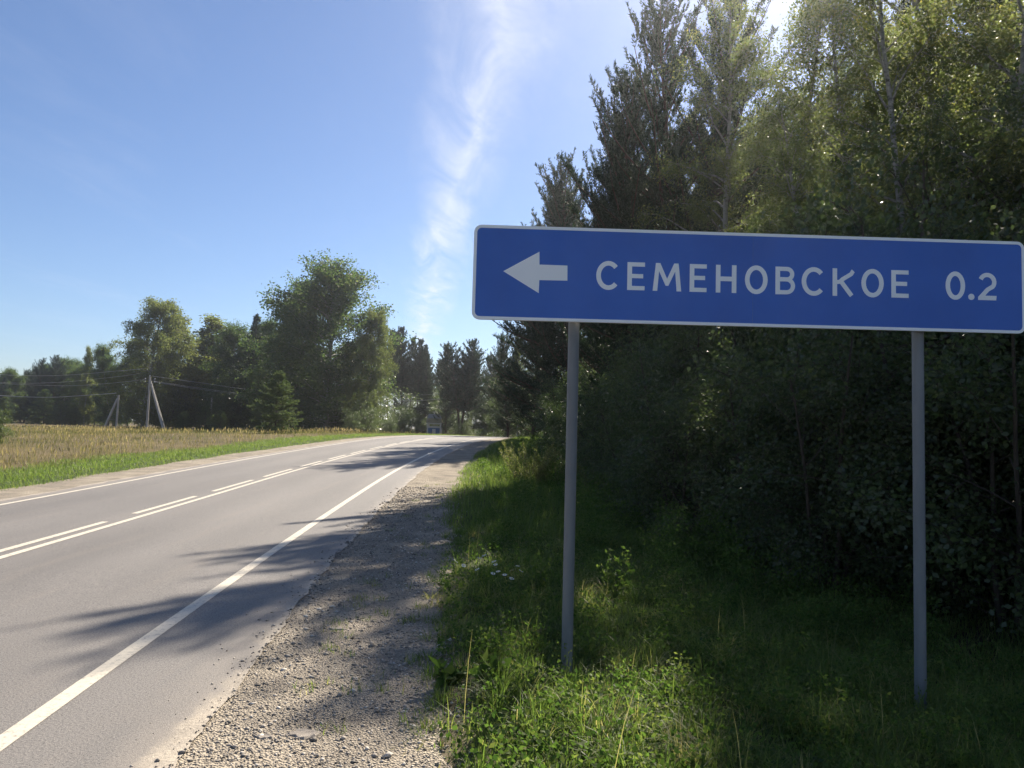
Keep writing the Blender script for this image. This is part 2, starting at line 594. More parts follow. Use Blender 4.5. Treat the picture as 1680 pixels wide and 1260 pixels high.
gx = spacing([(-1500, -300, 150), (-300, -60, 8), (-60, -14, 1.2), (-14, 10, 0.22), (10, 40, 1.2), (40, 300, 8), (300, 1501, 150)])
gy = spacing([(-600, -20, 60), (-20, 1.5, 1.5), (1.5, 30, 0.25), (30, 90, 0.8), (90, 200, 4), (200, 500, 25), (500, 2001, 150)])
X, Y = np.meshgrid(gx, gy)
Z = terrain(X, Y)
nx, ny = len(gx), len(gy)
idx = np.arange(nx * ny).reshape(ny, nx)
quads = np.stack([idx[:-1, :-1], idx[:-1, 1:], idx[1:, 1:], idx[1:, :-1]], -1).reshape(-1, 4)
me = mesh_np('ground', np.stack([X, Y, Z], -1).reshape(-1, 3), quads, smooth=True)
U = across(X, Y).ravel()
yy, xx = Y.ravel(), X.ravel()
soil = np.array([0.060, 0.048, 0.034]); green = np.array([0.045, 0.070, 0.020]); dry = np.array([0.12, 0.095, 0.05]); litter = np.array([0.045, 0.036, 0.024])
w_forest = smooth(5.0, 8.0, U)[:, None]
w_dry = smooth(9.8, 11.8, -U + 0.8 * fnoise(xx * 0.3, yy * 0.3, 7))[:, None]
w_edge = ((1 - smooth(0.0, 0.7, U - grass_edge(yy))) * (U > -3))[:, None]
colr = green * (1 - w_forest) + litter * w_forest
colr = colr * (1 - w_dry) + dry * w_dry
colr = colr * (1 - w_edge) + np.array([0.15, 0.12, 0.085]) * w_edge
ca = me.attributes.new('soil', 'FLOAT_COLOR', 'POINT')
ca.data.foreach_set('color', np.concatenate([colr, np.ones((len(colr), 1))], 1).astype(np.float32).ravel())
tag(link('ground', me, M['ground']), 'grassy ground under the meadow, verge and trees', kind='structure')


def strip(name, u0, u1, y0, y1, dz, mat, parent=None, step=0.5, cols=1, jitter0=None, jitter1=None, drop0=0.0, drop1=0.0):
    """a band that follows the road between two distances from the edge line"""
    n = max(2, int((y1 - y0) / step) + 1)
    ys = np.linspace(y0, y1, n)
    nrm = 1 / np.sqrt(1 + sl(ys) ** 2)
    vs, ac = [], []
    for c in range(cols + 1):
        f = c / cols
        ua = u0 + (jitter0(ys) if jitter0 else 0); ub = u1 + (jitter1(ys) if jitter1 else 0)
        u = ua + (ub - ua) * f
        px = xr(ys) + u * nrm; py = ys - u * sl(ys) * nrm
        pz = zr(ys) + dz + drop0 * (1 - f) + drop1 * f
        vs.append(np.stack([px, py, pz], -1)); ac.append(np.broadcast_to(u, px.shape))
    V = np.stack(vs, 1).reshape(-1, 3)
    A = np.stack(ac, 1).reshape(-1)
    k = cols + 1
    i = np.arange(n * k).reshape(n, k)
    Fc = np.stack([i[:-1, :-1], i[:-1, 1:], i[1:, 1:], i[1:, :-1]], -1).reshape(-1, 4)
    m = mesh_np(name, V, Fc, smooth=True)
    at_ = m.attributes.new('across', 'FLOAT', 'POINT')
    at_.data.foreach_set('value', A.astype(np.float32))
    return link(name, m, mat, parent)


def asphalt_edge(y):
    y = np.asarray(y, float)
    return 0.88 + 0.05 * fnoise(y * 1.1, 2.0, 1.0) + 0.022 * fnoise(y * 7.0, 2.0, 8.0) + 0.02 * fnoise(y * 23.0, 5.0, 3.0) + 0.12 * smooth(10, 4, y)


road = tag(strip('road', -6.55, 0.0, -30, 150, 0.0, M['asphalt'], step=0.12, cols=10,
                 jitter0=lambda y: 0.10 * fnoise(y * 1.3, 9.0, 4.0),
                 jitter1=asphalt_edge),
           'grey two lane asphalt road curving over a low crest', kind='structure')
tag(strip('shoulder', 0.2, 2.9, -30, 150, -0.0035, M['gravel_ground'], step=0.25, cols=6, drop1=-0.03), 'gravel shoulder beside the shaded grass verge', kind='structure')
tag(strip('shoulder', -8.6, -6.0, -30, 150, -0.012, M['gravel_ground'], step=0.5, cols=6, drop0=-0.03), 'brown dirt shoulder beside the dry meadow', kind='structure')
P4 = 0.004
strip('edge_line', -0.06, 0.06, -30, 150, P4, M['road_paint'], road)
strip('edge_line', -6.155, -6.045, -30, 150, P4, M['road_paint'], road)
strip('centre_line', -3.10, -2.99, -30, 150, P4, M['road_paint'], road)
yd = 9.65 - 4 * 6
while yd < 110:
    strip('centre_dash', -3.36, -3.25, yd, yd + 2.95, P4, M['road_paint'], road, step=0.4)
    yd += 4.0

# ------------------------------------------------------------------ plants: generators
rng = np.random.default_rng(11)


def unit(v):
    return v / np.maximum(np.linalg.norm(v, axis=-1, keepdims=True), 1e-9)


def leaves(P, L, r, down=0.4, wide=0.7, tint=None, tint_sd=0.18):
    """one folded diamond leaf at each point"""
    n = len(P)
    a = r.normal(size=(n, 3)); a[:, 2] -= down * 1.5; a = unit(a)
    b = unit(np.cross(a, r.normal(size=(n, 3))))
    nn = np.cross(a, b)
    ln = (L * r.uniform(0.7, 1.25, n))[:, None]
    w = ln * wide * 0.5
    m = P + a * ln * 0.45 + nn * ln * 0.08
    V = np.stack([P, m + b * w, P + a * ln, m - b * w], 1).reshape(-1, 3)
    Fc = np.arange(4 * n).reshape(n, 4)
    t = (0.42 if tint is None else tint) + r.normal(0, tint_sd, n)
    return V, Fc, np.clip(t, 0, 1)


def needles(S, D, r, per=14, length=0.085, width=0.011, shoot=0.22, tint=0.45):
    n = len(S)
    D = unit(D)
    Sr = np.repeat(S, per, 0); Dr = np.repeat(D, per, 0)
    k = n * per
    f = r.uniform(0, 1, k)[:, None]
    b0 = Sr + Dr * f * shoot
    perp = unit(np.cross(Dr, r.normal(size=(k, 3))))
    d = unit(Dr * 0.85 + perp * r.uniform(0.5, 1.0, k)[:, None])
    side = unit(np.cross(d, r.normal(size=(k, 3)))) * width * 0.5
    tip = b0 + d * (length * r.uniform(0.75, 1.2, k))[:, None]
    V = np.stack([b0 - side, b0 + side, tip], 1).reshape(-1, 3)
    Fc = np.arange(3 * k).reshape(k, 3)
    t = np.repeat(tint + r.normal(0, 0.14, n), per) + r.normal(0, 0.08, k)
    return V, Fc, np.clip(t, 0, 1)


class Wood:
    """tapered limbs gathered into one mesh"""

    def __init__(self):
        self.V, self.F, self.n = [], [], 0

    def limb(self, P, R, sides):
        P = np.asarray(P, float); R = np.asarray(R, float)
        k = len(P)
        T = unit(np.gradient(P, axis=0))
        ref = np.array([0.31, 0.95, 0.05]) if abs(T[0][2]) > 0.5 else np.array([0.05, 0.1, 1.0])
        A = unit(np.cross(T, ref)); B = np.cross(T, A)
        th = np.arange(sides) * 2 * np.pi / sides
        ring = P[:, None] + R[:, None, None] * (np.cos(th)[None, :, None] * A[:, None] + np.sin(th)[None, :, None] * B[:, None])
        self.V.append(ring.reshape(-1, 3))
        i = np.arange(k * sides).reshape(k, sides) + self.n
        j = np.roll(i, -1, 1)
        self.F.append(np.stack([i[:-1], j[:-1], j[1:], i[1:]], -1).reshape(-1, 4))
        self.n += k * sides

    def mesh(self, name):
        return mesh_np(name, np.concatenate(self.V), np.concatenate(self.F), smooth=True)


def curve_from(p, d, length, k, r, droop=0.0, wander=0.15, lift=0.0):
    """a limb: k+1 points from p along d, bending down (droop) or up (lift)"""
    pts = [np.array(p, float)]
    d = np.array(d, float)
    st = length / k
    for i in range(k):
        d = d + r.normal(0, wander, 3) + np.array([0, 0, -droop + lift]) / k * (0.4 + i / k)
        d = d / np.linalg.norm(d)
        pts.append(pts[-1] + d * st)
    return np.array(pts)


def broad_tree(seed, H, W, base=0.15, trunk_r=0.13, n_prim=44, n_leaf=26000, leaf=0.06, droop=0.9, hang=0.8,
               profile=None, stems=1, tint_top=0.0, spread=0.11, twig_len=0.8, lean=0.03, tint=0.42, gaps=0.15):
    """returns (wood mesh, leaf mesh): a leafy tree H tall and W wide"""
    r = np.random.default_rng(seed)
    wood = Wood()
    if profile is None:
        profile = lambda t: (np.sin(np.pi * min(1, 0.12 + 0.9 * t ** 0.8)) ** 0.7)
    segs = []
    for s in range(stems):
        hs = H * (1 if s == 0 else r.uniform(0.6, 0.95))
        d0 = np.array([r.normal(0, lean), r.normal(0, lean), 1.0])
        if stems > 1:
            a = 2 * np.pi * s / stems + r.uniform(-0.5, 0.5)
            d0 = np.array([np.cos(a) * 0.22, np.sin(a) * 0.22, 1.0])
        k = 10
        off = np.array([d0[0], d0[1], 0]) * 0.4 if stems > 1 else np.zeros(3)
        T = curve_from(off, d0 / np.linalg.norm(d0), hs, k, r, wander=0.03)
        wood.limb(T, trunk_r * (1 if s == 0 else 0.7) * (1 - 0.93 * np.linspace(0, 1, k + 1)) ** 0.8 + 0.006, 8)
        az = r.uniform(0, 6.28)
        npb = max(6, n_prim // stems)
        for i in range(npb):
            f = base + (0.985 - base) * ((i + r.uniform(0, 0.9)) / npb)
            t = (f - base) / (1 - base)
            if r.uniform() < gaps * (0.5 + t):
                continue
            q = f * k; j = min(int(q), k - 1)
            p = T[j] + (T[j + 1] - T[j]) * (q - j)
            az += 2.4 + r.normal(0, 0.35)
            L = W * 0.5 * profile(t) * r.uniform(0.72, 1.18) / (1.0 if stems == 1 else 1.4) + 0.15
            el = math.radians(18 + 45 * t + r.normal(0, 9))
            d = np.array([math.cos(az) * math.cos(el), math.sin(az) * math.cos(el), math.sin(el)])
            kb = 6
            B = curve_from(p, d, L * 1.15, kb, r, droop=droop, wander=0.09)
            r0 = max(0.008, min(0.05, 0.016 * L)) * (trunk_r / 0.13) ** 0.5
            wood.limb(B, r0 * (1 - 0.85 * np.linspace(0, 1, kb + 1)), 4)
            segs.append((B[kb // 2:], 1.0))
            ns = int(3 + L * 2.6)
            for m in range(ns):
                g = r.uniform(0.25, 1.0) * kb
                j2 = min(int(g), kb - 1)
                p2 = B[j2] + (B[j2 + 1] - B[j2]) * (g - j2)
                d2 = unit(unit(B[j2 + 1] - B[j2]) + r.normal(0, 0.65, 3))
                tl = twig_len * r.uniform(0.5, 1.3) * (0.5 + 0.5 * min(1, L / 2))
                S = curve_from(p2, d2, tl, 4, r, droop=hang * 2, wander=0.12)
                if m % 2 == 0:
                    wood.limb(S, np.linspace(0.009, 0.003, 5), 3)
                segs.append((S, 1.2))
    # leaves spread along the twigs
    A, Bv, wt = [], [], []
    for S, w in segs:
        A.append(S[:-1]); Bv.append(S[1:]); wt.append(np.linalg.norm(S[1:] - S[:-1], axis=1) * w)
    A = np.concatenate(A); Bv = np.concatenate(Bv); wt = np.concatenate(wt)
    tn = np.clip(r.normal(0, 0.10, len(A)), -0.3, 0.3)
    pick = r.choice(len(A), n_leaf, p=wt / wt.sum())
    P = A[pick] + (Bv[pick] - A[pick]) * r.uniform(0, 1, (n_leaf, 1)) + r.normal(0, spread, (n_leaf, 3))
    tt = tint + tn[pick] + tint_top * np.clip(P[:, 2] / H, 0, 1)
    P[:, 2] = np.maximum(P[:, 2], 0.03)
    V, Fc, t = leaves(P, leaf, r, tint=tt, tint_sd=0.12)
    return wood.mesh('trunk'), mesh_np('crown', V, Fc, {'tint': t})


def conifer(seed, H, W, base=0.2, trunk_r=0.16, whorl=0.42, per=4.6, needle=0.085, nw=0.012, n_need=14, sweep=20, top_el=55,
            low_el=8, dens=1.0, shape=0.8, ragged=0.3, lift=0.5, tint=0.45, shoot=0.22, forks=1, fork_lean=0.16):
    """a pine or spruce: whorled limbs carrying needle shoots"""
    r = np.random.default_rng(seed)
    wood = Wood()
    S, D = [], []
    for fk in range(forks):
        d0 = np.array([0.0, 0, 1]) if forks == 1 else unit(np.array([math.cos(fk * 3.3) * fork_lean, math.sin(fk * 3.3) * fork_lean * 0.6, 1.0]))
        hs = H * (1 if fk == 0 else r.uniform(0.85, 0.97))
        T = curve_from((0, 0, 0), d0, hs, 12, r, wander=0.018)
        wood.limb(T, trunk_r * (1 - 0.95 * np.linspace(0, 1, 13)) ** 0.75 + 0.006, 8)
        z = base * hs
        az = r.uniform(0, 6)
        while z < hs - 0.15:
            f = z / hs; t = (f - base) / (1 - base)
            q = f * 12; j = min(int(q), 11)
            p = T[j] + (T[j + 1] - T[j]) * (q - j)
            Lm = W * 0.5 * (min(1.0, (1 - t) ** shape * 1.25) * (0.75 + 0.25 * min(1, t * 5))) + 0.12
            m = int(per + r.uniform(0, 1))
            for b in range(m):
                az += 2 * math.pi / m + r.normal(0, 0.3)
                if r.uniform() < 0.10:
                    continue
                L = Lm * r.uniform(1 - ragged, 1 + ragged)
                el = math.radians(low_el + (top_el - low_el) * t ** 1.3 + r.normal(0, 8))
                d = np.array([math.cos(az) * math.cos(el), math.sin(az) * math.cos(el), math.sin(el)])
                kb = 6
                B = curve_from(p, d, L, kb, r, wander=0.06, lift=lift, droop=sweep / 100)
                wood.limb(B, max(0.010, 0.014 * L) * (1 - 0.8 * np.linspace(0, 1, kb + 1)), 4)
                nb = int((2 + L * 4.5) * dens)
                for c in range(nb):
                    g = (1 - r.uniform(0, 0.9) ** 1.15) * kb
                    j2 = min(int(g), kb - 1)
                    p2 = B[j2] + (B[j2 + 1] - B[j2]) * (g - j2)
                    bd = unit(B[j2 + 1] - B[j2])
                    sd = np.array([-bd[1], bd[0], 0]) * (1 if c % 2 else -1)
                    d2 = unit(bd * 0.8 + sd * r.uniform(0.3, 1.0) + np.array([0, 0, lift * 0.4 + r.normal(0, 0.25)]))
                    tl = (0.18 + 0.28 * (1 - g / kb) * L) * r.uniform(0.6, 1.2)
                    k2 = max(1, int(tl / 0.14))
                    for e in range(k2):
                        pe = p2 + d2 * tl * (e + 0.5) / k2
                        S.append(pe)
                        D.append(unit(d2 + r.normal(0, 0.45, 3) + np.array([0, 0, lift * 0.5])))
                S.append(B[-1]); D.append(unit(B[-1] - B[-2] + np.array([0, 0, 0.3 * lift])))
                S.append(B[-2]); D.append(unit(B[-1] - B[-2] + r.normal(0, 0.3, 3)))
            z += whorl * r.uniform(0.75, 1.25) * (1 - 0.35 * t)
        for e in range(5):
            S.append(T[-1] - np.array([0, 0, 0.1 * e])); D.append(unit(np.array([r.normal(0, 0.25), r.normal(0, 0.25), 1.0])))
    V, Fc, t = needles(np.array(S), np.array(D), r, n_need, needle, nw, shoot, tint)
    return wood.mesh('trunk'), mesh_np('crown', V, Fc, {'tint': t})


PROTO = {}


def proto(key, meshes, height, bark, leafm):
    a, b = meshes
    a.materials.append(M[bark]); b.materials.append(M[leafm])
    PROTO[key] = (a, b, height)


col_p = lambda t: min(1.0, 0.45 + 1.3 * t) * (1 - t ** 3.0) ** 0.8            # weeping column
egg_p = lambda t: (math.sin(math.pi * (0.16 + 0.80 * t)) ** 0.75)
bush_p = lambda t: min(1, 0.75 + t) * (1 - t ** 2.2) ** 0.7

# tall roadside birches (leaves seen one by one)
for i in range(3):
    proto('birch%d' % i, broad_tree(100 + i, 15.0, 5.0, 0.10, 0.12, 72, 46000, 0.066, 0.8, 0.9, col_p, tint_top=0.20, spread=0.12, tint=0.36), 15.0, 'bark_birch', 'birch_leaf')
# dense edge shrubs
for i in range(4):
    proto('shrub%d' % i, broad_tree(200 + i, 4.2, 3.6, 0.03, 0.035, 70, 23000, 0.060, 0.55, 0.5, bush_p, stems=5, spread=0.12, twig_len=0.55, tint=0.38), 4.2, 'bark_dark', 'shrub_leaf')
# far leafy trees
for i in range(2):
    proto('leafy%d' % i, broad_tree(300 + i, 20.0, 11.0, 0.06, 0.26, 90, 48000, 0.26, 0.5, 0.7, egg_p, spread=0.34, twig_len=1.6, tint=0.45, tint_top=0.1, gaps=0.04), 20.0, 'bark_birch', 'broad_leaf')
for i in range(1):
    proto('weeping%d' % i, broad_tree(330 + i, 20.0, 12.0, 0.06, 0.26, 90, 56000, 0.23, 1.1, 1.4, col_p, spread=0.26, twig_len=1.9, tint=0.62, tint_top=0.12, gaps=0.06), 20.0, 'bark_birch', 'far_birch_leaf')
for i in range(1):
    proto('thin%d' % i, broad_tree(350 + i, 16.0, 4.4, 0.08, 0.14, 60, 20000, 0.22, 0.9, 1.2, lambda t: (1 - t) ** 0.7 * min(1, 0.5 + 2 * t), spread=0.2, twig_len=1.2, tint=0.72), 16.0, 'bark_birch', 'far_birch_leaf')
# pines
proto('pine0', conifer(400, 15.0, 6.4, 0.07, 0.17, 0.50, 4.6, 0.12, 0.038, 8, shape=0.5, ragged=0.5, lift=1.0, dens=1.9, forks=2, fork_lean=0.075), 15.0, 'bark_pine', 'pine_needle')
for i in (1, 2):
    proto('pine%d' % i, conifer(400 + i, 15.0, 6.8, 0.07, 0.17, 0.44, 4.6, 0.12, 0.036, 9, shape=0.5, ragged=0.52, lift=1.0, dens=2.2), 15.0, 'bark_pine', 'pine_needle')
for i in range(2):
    proto('tallpine%d' % i, conifer(430 + i, 18.0, 6.0, 0.40, 0.19, 0.45, 4.6, 0.17, 0.06, 12, shape=0.6, ragged=0.4, lift=0.6, shoot=0.3, dens=1.6), 18.0, 'bark_pine', 'pine_needle')
proto('forkpine', conifer(450, 16.0, 7.5, 0.30, 0.2, 0.5, 4.4, 0.17, 0.10, 6, shape=0.55, ragged=0.45, lift=0.7, shoot=0.3, forks=3, dens=1.0), 16.0, 'bark_pine', 'pine_needle')
# young spruces
for i in range(2):
    proto('spruce%d' % i, conifer(460 + i, 6.0, 4.2, 0.02, 0.07, 0.26, 5.5, 0.10, 0.05, 14, top_el=50, low_el=-5, shape=0.85, ragged=0.22, lift=0.25, shoot=0.2, dens=1.7), 6.0, 'bark_dark', 'young_needle')
proto('tallspruce', conifer(470, 17.0, 6.5, 0.03, 0.18, 0.42, 5.4, 0.16, 0.11, 6, top_el=45, low_el=-12, shape=0.9, ragged=0.25, lift=0.2, shoot=0.3, dens=1.6), 17.0, 'bark_dark', 'pine_needle')

prng = np.random.default_rng(5)


def plant(key, name, x, y, height, label, category, group=None, width=1.0, rot=None, sink=0.06):
    a, b, h = PROTO[key]
    e = empty(name, (x, y, ground_z(x, y) - sink), label, category, group)
    s = height / h
    e.scale = (s * width, s * width, s)
    e.rotation_euler = (0, 0, prng.uniform(0, 6.28) if rot is None else rot)
    link('trunk', a, None, e)
    link('crown', b, None, e)
    return e


def by_pixel(key, name, px, top, d, label, category, group=None, width=1.0, rot=None, row=None):
    """a plant d metres ahead whose tip shows at photo pixel (px, top)"""
    p = at(px, top if row is None else row, d)
    tip = at(px, top, d)
    z = ground_z(p.x, d)
    return plant(key, name, p.x, d, tip.z - z + 0.06, label, category, group, width, rot)


# ------------------------------------------------------------------ the road sign
dl, dr = 5.45, 5.62
pl = at(776, 446, dl); pr = at(1681, 471, dr)
axis = Vector((pr.x - pl.x, pr.y - pl.y, 0)); SW = axis.length; axis.normalize()
zc_l = at(776, 445.5, dl).z; zc_r = at(1681, 472, dr).z
SZ = (zc_l + zc_r) / 2
SH = 0.5 * ((at(778, 368, dl).z - at(774, 522.5, dl).z) + (at(1680, 396.5, dr).z - at(1680, 547.5, dr).z))
yaw = math.atan2(axis.y, axis.x)
SIGN_O = Vector((pl.x, pl.y, SZ))
gl = ground_z(pl.x + 0.7, pl.y)
sign = empty('road_sign', (SIGN_O.x, SIGN_O.y, gl), 'long blue direction sign with white arrow and lettering on two grey posts', 'road sign')
sign.rotation_euler = (0, 0, yaw)
tilt_s = math.atan2(zc_r - zc_l, SW)
front_n = Vector((axis.y, -axis.x, 0))
zoff = SZ - gl


def on_sign(px, py, back=0.0):
    """photo pixel -> x along the sign, z up from its centre line"""
    r = ray(px, py)
    k = (SIGN_O - front_n * back - EYE).dot(front_n) / r.dot(front_n)
    p = EYE + r * k
    x = (p - SIGN_O).dot(axis)
    return x, p.z - SZ - math.tan(tilt_s) * (x - SW / 2)


def rrect(x0, x1, z0, z1, r, n=7):
    pts = []
    for cx_, cz_, a0 in ((x1 - r, z1 - r, 0), (x0 + r, z1 - r, 90), (x0 + r, z0 + r, 180), (x1 - r, z0 + r, 270)):
        for i in range(n + 1):
            a = math.radians(a0 + 90 * i / n)
            pts.append((cx_ + r * math.cos(a), cz_ + r * math.sin(a)))
    return pts


def skew(poly):
    return [(x, z + zoff + math.tan(tilt_s) * (x - SW / 2)) for x, z in poly]


def ring_prism(mb, outer, inner, y0, y1):
    n = len(outer)
    v = [(x, y0, z) for x, z in outer] + [(x, y0, z) for x, z in inner] + [(x, y1, z) for x, z in outer] + [(x, y1, z) for x, z in inner]
    f = []
    for i in range(n):
        j = (i + 1) % n
        f += [(i, j, n + j, n + i), (2 * n + i, 3 * n + i, 3 * n + j, 2 * n + j), (i, 2 * n + i, 2 * n + j, j), (n + i, n + j, 3 * n + j, 3 * n + i)]
    mb.add(v, f)


BW = 0.0225
MB().prism(skew(rrect(0.002, SW - 0.002, -SH / 2 + 0.002, SH / 2 - 0.002, 0.055)), 0.0, 0.022).build('back_plate', M['zinc'], sign)
bmb = MB()
ring_prism(bmb, skew(rrect(0, SW, -SH / 2, SH / 2, 0.057)), skew(rrect(BW, SW - BW, -SH / 2 + BW, SH / 2 - BW, 0.034)), -0.004, 0.024)
bmb.build('border', M['sign_white'], sign)
# two sheets of blue film that meet in a seam
seam = on_sign(1235, 460)[0]
inner = rrect(BW - 0.001, SW - BW + 0.001, -SH / 2 + BW - 0.001, SH / 2 - BW + 0.001, 0.034)
lefts = [p for p in inner if p[0] < seam]; rights = [p for p in inner if p[0] >= seam]
h2 = SH / 2 - BW + 0.001
lp = [(seam - 0.0006, h2)] + lefts + [(seam - 0.0006, -h2)]
rs1 = [p for p in rights if p[1] > 0]; rs2 = [p for p in rights if p[1] < 0]
rp = [(seam + 0.0006, -h2)] + rs2 + rs1 + [(seam + 0.0006, h2)]


def sheet(poly, yfun):
    mb = MB()
    n = len(poly)
    pts = skew(poly)
    v = [(x, yfun(x), z) for x, z in pts] + [(x, 0.001, z) for x, z in pts]
    f = [tuple(range(n)), tuple(range(2 * n - 1, n - 1, -1))] + [(i, i + n, (i + 1) % n + n, (i + 1) % n) for i in range(n)]
    mb.add(v, f)
    return mb


sheet(lp, lambda x: -0.0012).build('panel', M['sign_blue'], sign)
sheet(rp, lambda x: -0.0016 - 0.0008 * 0).build('panel', M['sign_blue'], sign)

# arrow and letters, cut from white film
arrow = [on_sign(*p) for p in ((825.7, 445), (885.1, 413.0), (885.0, 434.2), (930.9, 435.8), (930.8, 460.6), (884.8, 459.6), (883.8, 481.0))]
MB().prism(skew(arrow), -0.0036, -0.001).build('arrow', M['sign_white'], sign)


def ribbon(pts, w, closed=False):
    """outline of a stroke of width w along a polyline; returns quads as polygons"""
    P = [Vector((x, z)) for x, z in pts]
    n = len(P)
    Ls, Rs = [], []
    for i in range(n):
        if closed:
            a, b = P[i - 1], P[(i + 1) % n]
        else:
            a, b = P[max(i - 1, 0)], P[min(i + 1, n - 1)]
        d = (b - a).normalized(); nn = Vector((-d.y, d.x))
        Ls.append(P[i] + nn * w / 2); Rs.append(P[i] - nn * w / 2)
    return Ls, Rs


def stroke(mb, pts, w, closed=False, lift=0.0):
    Ls, Rs = ribbon(pts, w, closed)
    n = len(Ls)
    A = skew([tuple(p) for p in Ls]); B = skew([tuple(p) for p in Rs])
    v = [(x, -0.0036 - lift, z) for x, z in A] + [(x, -0.0036 - lift, z) for x, z in B] + [(x, -0.001, z) for x, z in A] + [(x, -0.001, z) for x, z in B]
    f = []
    rngi = range(n) if closed else range(n - 1)
    for i in rngi:
        j = (i + 1) % n
        f += [(i, j, n + j, n + i), (2 * n + i, 3 * n + i, 3 * n + j, 2 * n + j), (i, 2 * n + i, 2 * n + j, j), (n + i, n + j, 3 * n + j, 3 * n + i)]
    if not closed:
        e = n - 1
        f += [(0, n, 3 * n, 2 * n), (e, 2 * n + e, 3 * n + e, n + e)]
    mb.add(v, f)


def polyp(mb, poly):
    mb.prism(skew(poly), -0.0036, -0.001)


def arc(cx_, cz_, rx, rz_, a0, a1, n=20):
    return [(cx_ + rx * math.cos(math.radians(a0 + (a1 - a0) * i / n)), cz_ + rz_ * math.sin(math.radians(a0 + (a1 - a0) * i / n))) for i in range(n + 1)]


def letter(ch, px0, px1, pyc):
    x0 = on_sign(px0, pyc)[0]; x1 = on_sign(px1, pyc)[0]
    hh = 0.1045                                              # half cap height
    w = 0.0345
    mb = MB()
    cx_, rx = (x0 + x1) / 2, (x1 - x0) / 2 - w / 2
    if ch in 'ОO0':
        stroke(mb, arc(cx_, 0, rx, hh - w / 2 + 0.004, 0, 360 - 12, 29), w, True)
    elif ch == 'С':
        stroke(mb, arc(cx_ + 0.006, 0, rx + 0.012, hh - w / 2 + 0.004, 42, 318, 28), w)
    elif ch == 'Е':
        polyp(mb, [(x0, -hh), (x1, -hh), (x1, -hh + w * 0.92), (x0 + w, -hh + w * 0.92), (x0 + w, -w * 0.42), (x1 - 0.012, -w * 0.42), (x1 - 0.012, w * 0.5),
                   (x0 + w, w * 0.5), (x0 + w, hh - w * 0.92), (x1, hh - w * 0.92), (x1, hh), (x0, hh)])
    elif ch == 'Н':
        polyp(mb, [(x0, -hh), (x0 + w, -hh), (x0 + w, -w / 2), (x1 - w, -w / 2), (x1 - w, -hh), (x1, -hh), (x1, hh), (x1 - w, hh), (x1 - w, w / 2), (x0 + w, w / 2), (x0 + w, hh), (x0, hh)])
    elif ch == 'М':
        i = 0.022
        polyp(mb, [(x0, -hh), (x0 + w, -hh), (x0 + w + 0.012, hh * 0.42), (cx_ - 0.010, -hh * 0.62), (cx_ + 0.010, -hh * 0.62), (x1 - w - 0.012, hh * 0.42), (x1 - w, -hh), (x1, -hh),
                   (x1 - i, hh), (x1 - i - w * 0.95, hh), (cx_, -hh * 0.12), (x0 + i + w * 0.95, hh), (x0 + i, hh)])
    elif ch == 'В':
        polyp(mb, [(x0, -hh), (x0 + w, -hh), (x0 + w, hh), (x0, hh)])
        zt, zb = hh - w / 2 + 0.001, -hh + w / 2 - 0.001
        zm = 0.010
        rt = (zt - zm) / 2; rb = (zm - zb) / 2
        xs = x0 + w - 0.002
        stroke(mb, [(xs, zt)] + arc(x1 - rt - w / 2 - 0.006, zm + rt, rt, rt, 90, -90, 14) + [(xs, zm)], w * 0.92, lift=0.0004)
        stroke(mb, [(xs, zm - 0.0008)] + arc(x1 - rb - w / 2, zb + rb, rb, rb - 0.0004, 90, -90, 14) + [(xs, zb)], w * 0.92, lift=0.0008)
    elif ch == 'К':
        polyp(mb, [(x0, -hh), (x0 + w, -hh), (x0 + w, hh), (x0, hh)])
        stroke(mb, [(x0 + w - 0.004, 0.0), (x0 + w + 0.022, 0.004), (x0 + w + 0.040, 0.022), (x1 - w * 0.62, hh - 0.040), (x1 - w * 0.35, hh - 0.022), (x1 - 0.006, hh - 0.016)], w * 0.9, lift=0.0004)
        stroke(mb, [(x0 + w + 0.024, 0.014), (x0 + w + 0.042, -0.010), (x1 - w * 0.56, -hh + 0.004)], w * 0.95, lift=0.0008)
    elif ch == '.':
        rd = (x1 - x0) / 2
        polyp(mb, arc(cx_, -hh + rd - 0.002, rd, rd, 0, 340, 17))
    elif ch == '2':
        r2 = (x1 - x0) / 2 - w / 2
        top = arc(cx_, hh - w / 2 - r2 * 0.98, r2, r2, 158, -38, 18)
        stroke(mb, top + [(cx_ + 0.002, -0.024), (x0 + w * 0.60, -hh + w * 0.62)], w * 0.95, lift=0.0004)
        polyp(mb, [(x0, -hh), (x1 - 0.004, -hh), (x1, -hh + w), (x0 + 0.010, -hh + w), (x0, -hh + w * 0.7)])
    mb.build('letter', M['sign_white'], sign)


for ch, a, b in (('С', 979.4, 1014.3), ('Е', 1029.1, 1057.7), ('М', 1070.9, 1117.7), ('Е', 1131.4, 1159.2), ('Н', 1174.3, 1208.0), ('О', 1222.0, 1259.2),
                 ('В', 1272.0, 1304.4), ('С', 1316.3, 1351.0), ('К', 1365.7, 1401.0), ('О', 1412.9, 1449.5), ('Е', 1462.0, 1490.4), ('0', 1551.0, 1583.0),
                 ('.', 1588.0, 1598.2), ('2', 1604.2, 1634.5)):
    letter(ch, a, b, 452 + (a - 997) * 0.03)

